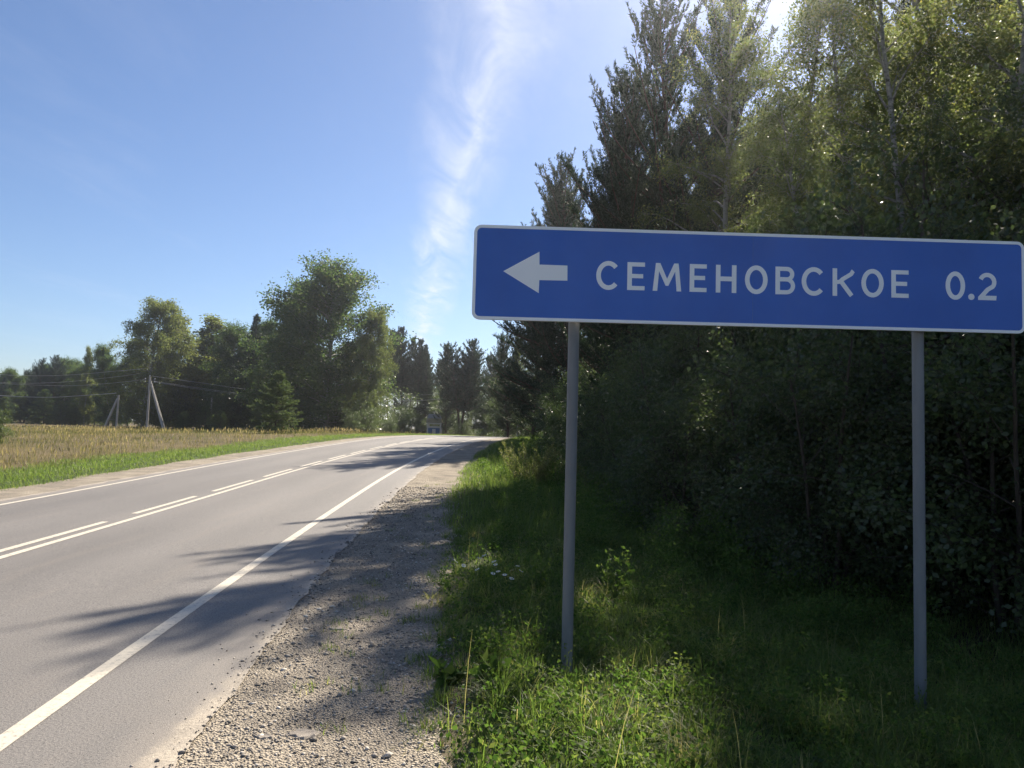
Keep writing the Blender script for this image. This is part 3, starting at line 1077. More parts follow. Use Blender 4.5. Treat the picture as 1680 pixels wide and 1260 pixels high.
# rails, clamps and posts behind the plate
for zz in (-0.2, 0.2):
    MB().box(0.06, SW - 0.06, 0.0245, 0.058, zoff + zz - 0.025, zoff + zz + 0.025).build('rail', M['zinc'], sign)
POSTS = []
for (pxa, pya, pxb, pyb) in ((941, 560, 930, 1080), (1506, 600, 1510, 1110)):
    xa = on_sign(pxa, pya, 0.104)[0]; xb = on_sign(pxb, pyb, 0.104)[0]
    x = (xa + xb) / 2
    yb = 0.104
    wp = SIGN_O + axis * x + Vector((-axis.y, axis.x, 0)) * yb
    gz = ground_z(wp.x, wp.y) - gl
    lean = xa - x
    zmid = (at(pxa, pya, dl).z + at(pxb, pyb, dl).z) / 2 - gl
    kx = (xa - xb) / max(0.1, (at(pxa, pya, dl).z - at(pxb, pyb, dl).z))
    z0, z1 = gz - 0.35, zoff + SH / 2 - 0.04
    MB().tube([(x + kx * (z0 - zmid), yb, z0), (x + kx * (z1 - zmid), yb, z1)], 0.0415, 20).build('post', M['post_grey'], sign, smooth=False)
    for p in sign.children[-1].data.polygons:
        p.use_smooth = len(p.vertices) == 4
    for zz in (-0.2, 0.2):
        MB().tube([(x + kx * (zoff + zz - zmid), yb, zoff + zz - 0.02), (x + kx * (zoff + zz - zmid), yb, zoff + zz + 0.02)], 0.0455, 16).build('clamp', M['zinc'], sign)
    POSTS.append((wp.x, wp.y))

# ------------------------------------------------------------------ roadside wood beside the sign
G_EDGE = 'shrubs along the edge of the roadside wood'
G_BIRCH = 'birches in the roadside wood behind the sign'
G_PINE = 'pines stepping down along the wood edge'
G_IN = 'trees deep in the roadside wood'
by_pixel('pine0', 'pine_tree', 1128, 4, 25, 'tall dark pine at the wood edge, its tip beside the birch tops', 'tree', G_PINE, 0.88, rot=0.5)
by_pixel('pine1', 'pine_tree', 1048, 138, 25.5, 'dark pine with upturned finger tips, second tallest of the stepped pines', 'tree', G_PINE, 0.85, rot=1.2)
by_pixel('pine2', 'pine_tree', 1022, 240, 27.5, 'dark pine third in the row stepping down along the wood', 'tree', G_PINE, 0.72)
by_pixel('pine0', 'pine_tree', 946, 285, 47, 'dark pine fourth in the row stepping down along the wood', 'tree', G_PINE, 1.0)
by_pixel('pine1', 'pine_tree', 905, 340, 54, 'dark pine whose tip rises just over the upper edge of the sign', 'tree', G_PINE, 0.95)
by_pixel('pine2', 'pine_tree', 880, 480, 58, 'dark pine showing under the arrow end of the sign', 'tree', G_PINE, 1.0)
by_pixel('pine0', 'pine_tree', 838, 545, 76, 'ragged dark pine beyond the shaded bend, beside the pale drooping birch', 'tree', G_PINE, 0.9)
by_pixel('birch1', 'birch_tree', 852, 575, 74, 'pale drooping birch against dark pines beyond the bend', 'tree', None, 0.7)
for i, (px, top, d, w) in enumerate(((1205, 40, 21, 1.0), (1285, -20, 19, 1.0), (1345, 130, 15.5, 0.9), (1405, -70, 17, 1.0), (1490, -120, 14.5, 1.0), (1580, -290, 16.0, 1.0), (1660, -240, 14.0, 1.0), (1760, -320, 14, 1.2))):
    by_pixel('birch%d' % (i % 3), 'birch_tree', px, top, d, 'birch with small sunlit leaves rising above the sign, ' + ('next to the tallest edge pine', 'second from the tallest edge pine',
             'the lowest, over the middle letters', 'over the last letters', 'before the distance number', 'over the distance number', 'over the outer end of the sign', 'past the outer end of the sign')[i], 'tree', G_BIRCH, w)
INNER = ((1240, 210, 30), (1330, 170, 30), (1430, 70, 28), (1520, 0, 26), (1610, -50, 26), (1720, -100, 22), (1165, 230, 33), (1090, 320, 40), (1380, 190, 36), (1550, 80, 34), (1700, 20, 32), (1260, 230, 38), (1130, 260, 52), (1040, 320, 56))
for i, (px, top, d) in enumerate(INNER):
    k = ('tallpine0', 'pine1', 'birch2', 'pine2', 'tallpine1')[i % 5]
    where = 'behind the place name on the sign' if px < 1300 else ('behind the last letters of the sign' if px < 1480 else 'behind the distance number on the sign')
    by_pixel(k, 'birch_tree' if 'birch' in k else 'pine_tree', px, top, d, ('birch' if 'birch' in k else 'bare stemmed pine' if 'tall' in k else 'dark pine') + ' deep in the wood ' + where, 'tree', G_IN)
r = np.random.default_rng(21)
# shrubs: the leafy wall along the wood edge, then a second row
def edge_label(y, row):
    near = 'past the outer sign post' if y < 8 else 'between the two sign posts' if y < 12.5 else 'behind the inner sign post' if y < 21 else 'beyond the mugwort clumps' if y < 36 else 'towards the road bend'
    return ('low front', 'taller second row', 'tallest back row')[row] + ' dark green shrub of the wood edge ' + near


EDGE = [(6.9, 7.6), (5.6, 8.9), (4.6, 10.4), (4.0, 12.2), (3.6, 14.2), (3.3, 16.6), (3.4, 19.3), (3.7, 22.4), (3.5, 26.0), (2.7, 30.0), (2.6, 34.5), (2.8, 40), (3.2, 46), (3.8, 53), (5.0, 60), (8.2, 6.6), (9.8, 5.6)]
for i, (x, y) in enumerate(EDGE):
    plant('shrub%d' % (i % 4), 'shrub', x + r.normal(0, 0.2), y, r.uniform(3.4, 4.8), edge_label(y, 0), 'shrub', G_EDGE, r.uniform(0.95, 1.2))
for i, (x, y) in enumerate(EDGE):
    plant('shrub%d' % ((i + 2) % 4), 'shrub', x + 1.9 + r.normal(0, 0.3), y + 1.3 + r.normal(0, 0.3), r.uniform(5.2, 7.4), edge_label(y, 1), 'shrub', G_EDGE, r.uniform(0.8, 1.0))
for i, (x, y) in enumerate(EDGE[:14]):
    plant('shrub%d' % ((i + 1) % 4), 'shrub', x + 4.4 + r.normal(0, 0.4), y + 2.8 + r.normal(0, 0.4), r.uniform(6.0, 8.5), edge_label(y, 2), 'shrub', G_EDGE, r.uniform(0.85, 1.05))

# ------------------------------------------------------------------ trees across the meadow and at the bend
G_FAR = 'trees along the far side of the meadow'
by_pixel('weeping0', 'birch_tree', 245, 492, 130, 'big weeping birch standing behind the propped utility pole', 'tree', None, 1.0, rot=0.6)
by_pixel('leafy0', 'broadleaf_tree', 545, 452, 104, 'tallest broad green tree beside the road', 'tree', None, 1.3, rot=1.0)
by_pixel('leafy1', 'broadleaf_tree', 472, 470, 112, 'rounded green tree joined to the tallest one', 'tree', None, 0.9, rot=2.0)
by_pixel('weeping0', 'birch_tree', 606, 512, 98, 'yellow green birch with drooping branches on the road side of the tallest tree', 'tree', None, 0.62, rot=0.2)
by_pixel('thin0', 'birch_tree', 300, 518, 145, 'pale thin birch between the weeping birch and the yellowing one', 'tree', None, 1.7)
by_pixel('thin0', 'birch_tree', 350, 520, 140, 'yellowing birch in front of dark trees across the meadow', 'tree', None, 2.2)
by_pixel('leafy0', 'broadleaf_tree', 392, 545, 128, 'dark green tree between the yellowing birch and the rounded tree', 'tree', None, 0.95)
by_pixel('tallspruce', 'spruce_tree', 414, 516, 122, 'dark pointed spruce beside the rounded green tree', 'tree', None, 1.0)
by_pixel('thin0', 'birch_tree', 145, 570, 165, 'slender pale birch poking above the distant tree line', 'tree', None, 0.8)
by_pixel('leafy1', 'broadleaf_tree', 185, 575, 158, 'dark rounded tree beside the weeping birch', 'tree', None, 0.8)
FARROW = [('leafy1', 0, 612, 190), ('leafy0', 38, 620, 192), ('leafy1', 58, 606, 190), ('leafy0', 80, 606, 188), ('leafy1', 100, 602, 190), ('leafy0', 122, 600, 188), ('leafy1', 150, 606, 188), ('leafy0', 172, 600, 186), ('leafy1', -45, 612, 190), ('leafy0', -85, 612, 190), ('leafy0', 22, 612, 175), ('pine0', 45, 606, 180), ('pine1', 68, 592, 170), ('pine2', 90, 588, 172), ('leafy0', 112, 596, 178), ('leafy1', 135, 606, 175), ('weeping0', 160, 612, 168),
          ('leafy0', -20, 615, 180), ('pine2', -60, 600, 178), ('leafy0', -110, 600, 182), ('tallspruce', 5, 618, 170), ('leafy1', 320, 560, 150), ('pine1', 370, 560, 150), ('leafy0', 430, 540, 140), ('leafy0', 215, 590, 160), ('leafy1', 275, 580, 155)]
for i, (k, px, top, d) in enumerate(FARROW):
    by_pixel(k, {'l': 'broadleaf_tree', 'p': 'pine_tree', 'w': 'birch_tree', 't': 'spruce_tree'}[k[0]], px, top, d, ('rounded leafy tree', 'dark pine', 'pale birch', 'pointed spruce')['lpwt'.index(k[0])] + (' in the distant row behind the shorter strutted pole' if px < 175 else ' in the row behind the weeping birch' if px < 300 else ' in the row between weeping birch and tallest tree'), 'tree', G_FAR, r.uniform(0.9, 1.15))
for i, (k, px, top, d) in enumerate((('tallpine1', 722, 592, 152), ('pine1', 784, 600, 138), ('pine2', 806, 588, 122), ('tallpine0', 690, 578, 155), ('tallpine1', 745, 598, 158), ('pine1', 770, 592, 150), ('pine2', 660, 590, 160), ('pine1', 822, 572, 104))):
    by_pixel(k, 'pine_tree', px, top, d, 'dark pine in the wall of trees closing the road bend ' + ('behind the bare trunks' if px < 700 else 'behind the well house' if px < 760 else 'past the forked pine'), 'tree', 'pines closing the road bend', 1.0)
G_TRUNK = 'bare trunked pines beyond the tall green tree'
for i, (px, top, d) in enumerate(((640, 545, 128), (652, 548, 136), (664, 540, 130), (676, 556, 140), (688, 560, 134), (630, 556, 140), (700, 585, 150))):
    by_pixel('tallpine%d' % (i % 2), 'pine_tree', px, top, d, 'slim bare trunked pine between the tallest green tree and the well house', 'tree', G_TRUNK, 0.75)
by_pixel('tallspruce', 'spruce_tree', 702, 566, 132, 'pointed spruce behind the little well house', 'tree', None, 0.7)
by_pixel('forkpine', 'pine_tree', 760, 560, 112, 'wide forked pine with several trunks at the road bend', 'tree', None, 1.0, rot=0.5)
by_pixel('pine2', 'pine_tree', 735, 578, 118, 'narrow dark pine between the well house and the forked pine', 'tree', None, 0.7)
G_BEND = 'shrubs and small trees beyond the bend'
for i, (k, px, top, d, w) in enumerate((('shrub0', 600, 660, 92, 1.3), ('shrub1', 578, 672, 88, 1.2), ('shrub2', 655, 676, 100, 1.4), ('shrub3', 672, 668, 104, 1.2), ('shrub0', 640, 682, 96, 1.3),
                                        ('shrub1', 730, 655, 122, 1.4), ('shrub2', 762, 690, 106, 1.6), ('shrub3', 800, 655, 118, 1.0), ('shrub0', 830, 640, 92, 1.0), ('shrub2', 700, 640, 138, 1.6), ('shrub1', 745, 630, 140, 1.6),
                                        ('shrub3', 855, 640, 84, 1.0), ('shrub1', 885, 630, 70, 1.0), ('shrub2', 862, 600, 90, 1.2), ('shrub0', 900, 600, 78, 1.2), ('shrub3', 815, 630, 125, 1.1))):
    by_pixel(k, 'shrub', px, top, d, 'leafy shrub ' + ('at the foot of the tallest green tree' if px < 625 else 'before the bare pine trunks' if px < 690 else 'around the well house' if px < 750 else 'under the forked pine' if px < 825 else 'beyond the shaded verge at the bend'), 'shrub', G_BEND, w)
by_pixel('spruce0', 'spruce_tree', 456, 612, 62, 'bushy young spruce beside the meadow in front of the tall trees', 'tree', None, 1.15)
G_YOUNG = 'young spruces in front of the far trees'
for i, (px, top, d, w) in enumerate(((302, 676, 112, 1.2), (338, 668, 112, 1.2), (362, 674, 108, 1.3), (75, 640, 150, 1.3), (100, 660, 148, 1.3), (10, 652, 150, 1.3), (125, 668, 150, 1.4), (430, 660, 95, 1.2))):
    by_pixel('spruce%d' % (i % 2), 'spruce_tree', px, top, d, 'small young spruce ' + ('below the distant tree row' if px < 200 else 'near the thin grey pole' if px < 400 else 'beside the bushy young spruce'), 'tree', G_YOUNG, w)
for i, (px, top, d) in enumerate(((395, 600, 132), (500, 560, 118), (430, 590, 125), (560, 560, 112), (330, 610, 140), (275, 620, 142), (380, 640, 120), (520, 640, 108), (590, 600, 108), (345, 650, 135), (60, 640, 185), (140, 640, 180), (20, 640, 185), (190, 650, 165))):
    by_pixel('shrub%d' % (i % 4), 'shrub', px, top, d, 'dark thicket ' + ('beneath the distant row behind the strutted pole' if px < 200 else 'beneath the yellowing birch across the meadow' if px < 385 else 'beneath the tallest and rounded green trees'), 'shrub', 'thickets under the far trees', 1.6)
by_pixel('spruce1', 'juniper_bush', 240, 703, 60, 'low dark evergreen bush growing in the dry meadow below the utility pole', 'bush', None, 2.3)
plant('shrub1', 'shrub', at(-14, 740, 33).x, 33, 1.75, 'small fresh green shrub at the near end of the dry meadow', 'shrub', None, 1.1)

# ------------------------------------------------------------------ utility poles and wires


def pole_x(px, d, row=700):
    p = at(px, row, d)
    return p.x


def utility_pole(px, d, top_px, label, strut_px=(), cross=True, group=None):
    x = pole_x(px, d); gz = ground_z(x, d)
    H = at(px, top_px, d).z - gz
    e = empty('utility_pole', (x, d, gz - 0.1), label, 'utility pole', group)
    MB().tube([(0, 0, 0), (0, 0, 1.2)], 0.15, 8).build('concrete_stub', M['concrete'], e)
    MB().tube([(0.0, -0.02, 0.4), (0.04, 0, H + 0.1)], [0.17, 0.13], 10).build('pole', M['old_wood'], e)
    for i, sp in enumerate(strut_px):
        xs = pole_x(sp, d) - x
        MB().tube([(xs, (-1) ** i * 0.9, 0.0), (0.10 if xs > 0 else -0.10, (-1) ** i * 0.10, H - 0.5)], [0.17, 0.13], 10).build('strut', M['old_wood'], e)
    if cross:
        for zz, w in ((H + 0.06, 0.0), (H - 0.35, 0.75), (H - 0.75, 0.75)):
            if w:
                MB().box(-w, w, 0.10, 0.17, zz - 0.05, zz + 0.05).build('crossarm', M['dark_metal'], e)
            for sx in ((0,) if w == 0 else (-1, 1)):
                MB().tube([(sx * w * 0.92, 0.14 if w else 0.03, zz), (sx * w * 0.92, 0.14 if w else 0.03, zz + 0.12), (sx * w * 0.92, 0.14 if w else 0.03, zz + 0.16), (sx * w * 0.92, 0.14 if w else 0.03, zz + 0.28)],
                          [0.03, 0.03, 0.08, 0.05], 8).build('insulator', M['porcelain'], e)
    return e, H


utility_pole(241, 108, 618, 'wooden utility pole propped by leaning struts before the weeping birch', (266, 274), True)
utility_pole(191, 118, 648, 'shorter wooden pole with two leaning struts at the meadow edge', (166, 176), False)
utility_pole(345, 122, 652, 'thin grey pole standing among young spruces', (), False)
utility_pole(572, 128, 640, 'utility pole half hidden behind the tallest green tree', (), True)


def wire(points, label, rad=0.014, group=None):
    P = [at(px, py, d) for px, py, d in points]
    pts = []
    for a, b, c, d in zip([P[0]] + P[:-2], P[:-1], P[1:], P[2:] + [P[-1]]):
        for i in range(8):
            t = i / 8
            pts.append(0.5 * ((2 * b) + (c - a) * t + (2 * a - 5 * b + 4 * c - d) * t * t + (3 * b - a - 3 * c + d) * t ** 3))
    pts.append(P[-1])
    o = MB().tube(pts, rad, 5).build('power_wire', M['wire'])
    return tag(o, label, 'wire', group)


G_W = 'power wires strung across the meadow'
wire([(-160, 600, 100), (0, 614.6, 103), (100, 615.8, 106), (200, 608, 107.5), (240, 604.5, 108)], 'topmost power wire running from the propped pole over the meadow', group=G_W)
wire([(-160, 612, 100), (0, 627.3, 103), (100, 627, 106), (200, 617, 107.5), (231, 612, 108)], 'middle power wire running from the propped pole over the meadow', group=G_W)
wire([(-160, 616, 100), (0, 628.9, 103), (80, 632.3, 105), (130, 632.4, 106), (200, 627, 107.5), (241, 621.5, 108)], 'lowest bare power wire running from the propped pole over the meadow', group=G_W)
wire([(-160, 640, 104), (0, 649, 110), (40, 651, 112), (80, 651.8, 114), (120, 650, 115.5), (191, 645, 118)], 'thick pale cable leading to the shorter strutted pole', 0.032, G_W)
wire([(250, 617, 108), (330, 628, 112), (430, 640.5, 118), (572, 642, 128)], 'upper wire running from the propped pole past the young spruce', group=G_W)
wire([(250, 625, 108), (330, 637, 112), (430, 648.2, 118), (572, 648, 128)], 'middle wire running from the propped pole past the young spruce', group=G_W)
wire([(252, 626.5, 108.3), (330, 639, 112.3), (430, 650, 118.3), (572, 650.5, 128)], 'lower wire running from the propped pole past the young spruce', group=G_W)
wire([(572, 645, 127.8), (625, 648.5, 124), (690, 648, 121), (735, 645, 118)], 'upper thin wire crossing in front of the bare pine trunks', group=G_W)
wire([(572, 655, 127.8), (625, 658.3, 124), (690, 657, 121), (735, 653, 118)], 'pale cable crossing in front of the bare pine trunks', 0.034, G_W)

# ------------------------------------------------------------------ little well house, signs, house and fence at the bend
d = 118
c = at(713, 700, d); gz = ground_z(c.x, d)
wz = at(713, 712, d).z
e = empty('well_house', (c.x, d, min(gz, wz)), 'little blue and white well house with a pale mansard roof beyond the road crest', 'well house')
e.scale = (1.2, 1.2, 1.0)
h0 = at(713, 693.5, d).z - min(gz, wz); h1 = at(713, 679.5, d).z - min(gz, wz)
MB().box(-0.78, 0.78, -0.7, 0.7, 0, h0 * 0.62).build('wall', M['blue_paint'], e)
for sx in (-0.84, 0.84):
    for sy in (-0.76, 0.76):
        MB().box(sx - 0.08, sx + 0.08, sy - 0.08, sy + 0.08, 0, h0).build('corner_post', M['white_paint'], e)
MB().box(-0.95, 0.95, -0.86, 0.86, h0 - 0.24, h0 - 0.04).build('fascia', M['white_paint'], e)
MB().box(-0.74, 0.74, -0.72, -0.69, h0 * 0.62 + 0.01, h0 * 0.74).build('rail', M['white_paint'], e)
MB().box(-0.22, 0.22, -0.735, -0.705, 0.25, h0 * 0.55).build('door', M['white_paint'], e)
hm = (h0 + h1) / 2
MB().add([(-1.08, -1.0, h0), (1.08, -1.0, h0), (1.08, 1.0, h0), (-1.08, 1.0, h0), (-0.92, -0.72, hm), (0.92, -0.72, hm), (0.92, 0.72, hm), (-0.92, 0.72, hm)],
         [(0, 3, 2, 1), (4, 5, 6, 7), (0, 1, 5, 4), (1, 2, 6, 5), (2, 3, 7, 6), (3, 0, 4, 7)]).build('roof', M['roof_ochre'], e)
MB().add([(-0.93, -0.73, hm), (0.93, -0.73, hm), (0.93, 0.73, hm), (-0.93, 0.73, hm), (-0.78, -0.22, h1), (0.66, -0.22, h1), (0.66, 0.22, h1), (-0.78, 0.22, h1)],
         [(0, 3, 2, 1), (4, 5, 6, 7), (0, 1, 5, 4), (1, 2, 6, 5), (2, 3, 7, 6), (3, 0, 4, 7)]).build('roof_top', M['roof_grey'], e)
MB().tube([(-0.1, 0, h1), (-0.1, 0, h1 + 0.55)], 0.05, 6).box(-0.32, 0.12, -0.04, 0.04, h1 + 0.28, h1 + 0.37).build('finial', M['white_paint'], e)

d = 96
c = at(810.5, 690, d); gz = ground_z(c.x, d)
e = empty('traffic_sign', (c.x, d, gz), 'round traffic sign over a small plate on a thin post at the bend', 'traffic sign')
zt = at(810.5, 680, d).z - gz
MB().tube([(0, 0.05, -0.3), (0, 0.05, zt + 0.6)], 0.035, 8).build('post', M['zinc'], e)
zs = at(811, 683.2, d).z - gz
MB().prism([(0.33 * math.cos(a * math.pi / 10), zs + 0.33 * math.sin(a * math.pi / 10)) for a in range(20)], -0.01, 0.01).build('round_plate', M['sign_white'], e)
MB().prism([(0.2 * math.cos(a * math.pi / 10), zs + 0.2 * math.sin(a * math.pi / 10)) for a in range(20)], -0.016, -0.0105).build('round_centre', M['roof_grey'], e)
MB().box(-0.22, 0.22, -0.01, 0.01, zs - 0.62, zs - 0.40).build('plate', M['sign_white'], e)
d = 132
c = at(803, 695, d); gz = ground_z(c.x, d)
e = empty('house', (c.x, d + 3, gz), 'pale village house with light roof glimpsed through the pines at the bend', 'house')
hz = at(803, 700, d).z - gz
MB().box(-2.6, 3.2, -3, 3, 0, max(2.4, hz)).build('wall', M['house_wall'], e)
hw = max(2.4, hz)
MB().add([(-3.1, -3.5, hw), (3.7, -3.5, hw), (3.7, 3.5, hw), (-3.1, 3.5, hw), (-3.1, 0, hw + 2.0), (3.7, 0, hw + 2.0)], [(0, 3, 2, 1), (0, 1, 5, 4), (2, 3, 4, 5), (1, 2, 5), (3, 0, 4)]).build('roof', M['house_roof'], e)
for wx in (-1.5, 0.6, 2.2):
    wo_ = MB().box(wx - 0.45, wx + 0.45, -3.04, -3.005, 0.9, 2.0).build('window', M['white_paint'], e)
    MB().box(wx - 0.36, wx + 0.36, -3.06, -3.045, 0.98, 1.92).build('pane', M['glass'], wo_)
# timber fence glimpsed behind the sign's post
d = 64
e0 = at(902, 700, d); e1 = at(978, 700, d)
gz = ground_z((e0.x + e1.x) / 2, d)
e = empty('timber_fence', ((e0.x + e1.x) / 2, d, gz), 'weathered timber rail fence glimpsed behind the sign post', 'fence')
wd = (e1.x - e0.x) / 2
for i in range(4):
    xx_ = -wd + 2 * wd * i / 3
    MB().box(xx_ - 0.06, xx_ + 0.06, -0.05, 0.05, -0.2, 1.75).build('post', M['old_wood'], e)
for py in (682.5, 690.5, 698, 705):
    z_ = at(950, py, d).z - gz
    MB().box(-wd - 0.1, wd + 0.1, -0.09, -0.055, z_ - 0.06, z_ + 0.06).build('rail', M['old_wood'], e)

# ------------------------------------------------------------------ grass, weeds and gravel


def blades(x, y, L, w, r, lean=0.5, seg=3, tint=0.5, tint_sd=0.15, sink=0.01, zfun=terrain, az=None):
    n = len(x)
    base = np.stack([x, y, zfun(x, y) - sink], -1)
    az = r.uniform(0, 2 * np.pi, n) if az is None else az
    d = np.stack([np.cos(az), np.sin(az), np.zeros(n)], -1)
    s = np.stack([-np.sin(az), np.cos(az), np.zeros(n)], -1)
    tw = r.uniform(-0.8, 0.8, n)[:, None]
    s = unit(s + d * tw)
    le = (lean * r.uniform(0.15, 1.5, n))[:, None]
    L = L[:, None]
    rings = []
    for k in range(seg):
        f = k / seg
        c_ = base + d * L * le * f ** 1.8 + np.array([0, 0, 1.0]) * L * (f - 0.28 * le * f ** 2)
        hw_ = s * (w[:, None] * 0.5 * (1 - 0.55 * f))
        rings += [c_ - hw_, c_ + hw_]
    tip = base + d * L * le + np.array([0, 0, 1.0]) * L * (1 - 0.28 * le) - np.array([0, 0, 1]) * L * 0.25 * np.maximum(0, le - 0.6)
    rings.append(tip)
    V = np.stack(rings, 1)
    m = V.shape[1]
    tri = []
    for k in range(seg - 1):
        a = 2 * k
        tri += [(a, a + 1, a + 3), (a, a + 3, a + 2)]
    tri.append((2 * seg - 2, 2 * seg - 1, 2 * seg))
    tri = np.array(tri)
    Fc = (np.arange(n)[:, None, None] * m + tri[None]).reshape(-1, 3)
    t = np.clip(tint + r.normal(0, tint_sd, n), 0, 1)
    return V.reshape(-1, 3), Fc, np.repeat(t, len(tri))


def join(parts):
    V, Fc, T, o = [], [], [], 0
    for v, f, t in parts:
        V.append(v); Fc.append(f + o); T.append(t); o += len(v)
    return np.concatenate(V), np.concatenate(Fc), np.concatenate(T)


def scatter(n, x0, x1, y0, y1, r, keep):
    """points thinned with distance so that the cover looks even in view"""
    y = y0 * (y1 / y0) ** r.uniform(0, 1, n) if y0 > 0 else r.uniform(y0, y1, n)
    u = r.uniform(x0, x1, n)
    nr = 1 / np.sqrt(1 + sl(y) ** 2)
    x = xr(y) + u * nr; yy_ = y - u * sl(y) * nr
    k = keep(u, yy_, x)
    return x[k], yy_[k], u[k]


r = np.random.default_rng(31)
parts = []
# near verge, tufted
x, y, u = scatter(88000, 1.6, 10.0, 2.6, 13, r, lambda u, y, x: (u > grass_edge(y) + 0.10 * fnoise(x * 9, y * 9, 2)) & (r.uniform(size=len(u)) < (1 - 0.65 * smooth(6.5, 9, u)) * (0.18 + 0.82 * smooth(-0.35, 0.25, fnoise(x * 2.6, y * 2.6, 3) + 1.2 * smooth(0.2, 1.2, u - grass_edge(y))))))
dist = np.hypot(x, y)
keepc = dist > 1.9
x, y, u, dist = x[keepc], y[keepc], u[keepc], dist[keepc]
tall = 0.6 + 0.8 * smooth(-0.2, 0.6, fnoise(x * 1.7, y * 1.7, 9)) + 0.35 * smooth(4.0, 6, u)
tall *= 0.35 + 0.65 * smooth(0, 0.9, u - grass_edge(y))
L = tall * r.uniform(0.08, 0.23, len(x))
tn = 0.44 + 0.26 * fnoise(x * 1.3, y * 1.3, 12) + 0.18 * smooth(1.0, 0.0, u - grass_edge(y))
parts.append(blades(x, y, L, r.uniform(0.005, 0.0105, len(x)), r, 0.75, 2, tn, 0.17))
# arching tufts, each spreading from its own crown
tx, ty, tu = scatter(1500, 2.0, 8.0, 2.7, 13, r, lambda u, y, x: (u > grass_edge(y) + 0.02) & (np.hypot(x, y) > 2.1) & (r.uniform(size=len(u)) < 1 - 0.6 * smooth(6, 8, u)))
cnt = r.integers(18, 60, len(tx))
ti = np.repeat(np.arange(len(tx)), cnt)
az = r.uniform(0, 6.283, len(ti))
rr_ = 0.05 * np.sqrt(r.uniform(0, 1, len(ti)))
size = r.uniform(0.5, 1.25, len(tx)) * (0.55 + 0.45 * smooth(0, 0.8, tu - grass_edge(ty)))
tt_ = np.clip(r.normal(0.52, 0.2, len(tx)), 0.1, 0.95)
parts.append(blades(tx[ti] + rr_ * np.cos(az), ty[ti] + rr_ * np.sin(az), size[ti] * r.uniform(0.12, 0.28, len(ti)), r.uniform(0.004, 0.008, len(ti)), r, 0.95, 3, tt_[ti], 0.10, az=az + r.normal(0, 0.4, len(ti))))
# long pale blades bowed right over, and dead stalks
lx, ly, lu = scatter(420, 2.2, 7.5, 2.8, 10, r, lambda u, y, x: (u > grass_edge(y) + 0.15) & (np.hypot(x, y) > 2.2))
parts.append(blades(lx, ly, r.uniform(0.20, 0.34, len(lx)), r.uniform(0.004, 0.007, len(lx)), r, 1.35, 4, 0.60, 0.12))
dx_, dy_, du_ = scatter(60, 2.4, 8.5, 2.8, 16, r, lambda u, y, x: (u > grass_edge(y) + 0.2) & (np.hypot(x, y) > 2.2))
parts.append(blades(dx_, dy_, r.uniform(0.3, 0.75, len(dx_)), r.uniform(0.003, 0.006, len(dx_)), r, 0.35, 3, 1.0, 0.05))
# further verge
x, y, u = scatter(62000, 1.7, 9.0, 12, 75, r, lambda u, y, x: (u > grass_edge(y)) & (r.uniform(size=len(u)) < 1 - 0.6 * smooth(6, 8, u)))
L = r.uniform(0.16, 0.42, len(x)) * (0.5 + 0.5 * smooth(0, 1.2, u - grass_edge(y)))
parts.append(blades(x, y, L, r.uniform(0.009, 0.016, len(x)) * (0.6 + y / 60), r, 0.6, 2, 0.45 + 0.15 * fnoise(x, y, 5), 0.15))
# sparse tufts creeping onto the gravel
cx_, cy_, cu_ = scatter(60, 1.35, 2.2, 3.0, 22, r, lambda u, y, x: (u < grass_edge(y) + 0.1))
for a, b in zip(cx_, cy_):
    k = r.integers(14, 45)
    parts.append(blades(a + r.normal(0, 0.05, k), b + r.normal(0, 0.06, k), r.uniform(0.03, 0.12, k), r.uniform(0.004, 0.007, k), r, 0.8, 2, 0.6, 0.2, zfun=lambda X_, Y_: zr(Y_) - 0.03))
V, Fc, T = join(parts)
tag(link('verge_grass', mesh_np('verge_grass', V, Fc, {'tint': T}), M['grass']), 'tufted green grass of the shaded roadside verge', 'grass', kind='stuff')

# green mown strip beyond the road
parts = []
x, y, u = scatter(74000, -12.2, -7.2, 12, 120, r, lambda u, y, x: (u < grass_edge_left(y)) & (u > -11.3 + 1.0 * fnoise(x * 0.8, y * 0.8, 3)))
parts.append(blades(x, y, r.uniform(0.07, 0.20, len(x)), r.uniform(0.007, 0.014, len(x)) * (0.6 + y / 60), r, 0.7, 2, 0.60 + 0.12 * fnoise(x, y, 5), 0.12))
V, Fc, T = join(parts)
tag(link('strip_grass', mesh_np('strip_grass', V, Fc, {'tint': T}), M['grass']), 'short bright green grass strip between road and dry meadow', 'grass', kind='stuff')

# dry meadow: stalks with seed heads, and leafy green patches
parts = []
x, y, u = scatter(190000, -75, -9.3, 14, 150, r, lambda u, y, x: (u < -10.4 + 0.8 * fnoise(x * 0.8, y * 0.8, 3)) & (x > -0.78 * y - 6) & (r.uniform(size=len(u)) < 0.45 + 0.55 * smooth(-0.3, 0.4, fnoise(x * 0.5, y * 0.35, 8))))
patch = fnoise(x * 0.16, y * 0.12, 14)
tn = 0.26 + 0.40 * patch + 0.34 * smooth(34, 18, y) + 0.25 * fnoise(x * 0.7, y * 0.6, 21)
hgt = np.maximum(0.10, 0.27 + 0.20 * patch + 0.16 * fnoise(x * 0.9, y * 0.7, 27)) * r.uniform(0.6, 1.35, len(x)) * (0.55 + 0.45 * smooth(9.5, 12, -u))
parts.append(blades(x, y, hgt, r.uniform(0.008, 0.015, len(x)) * (0.5 + y / 80), r, 0.55, 2, tn, 0.2))
V, Fc, T = join(parts)
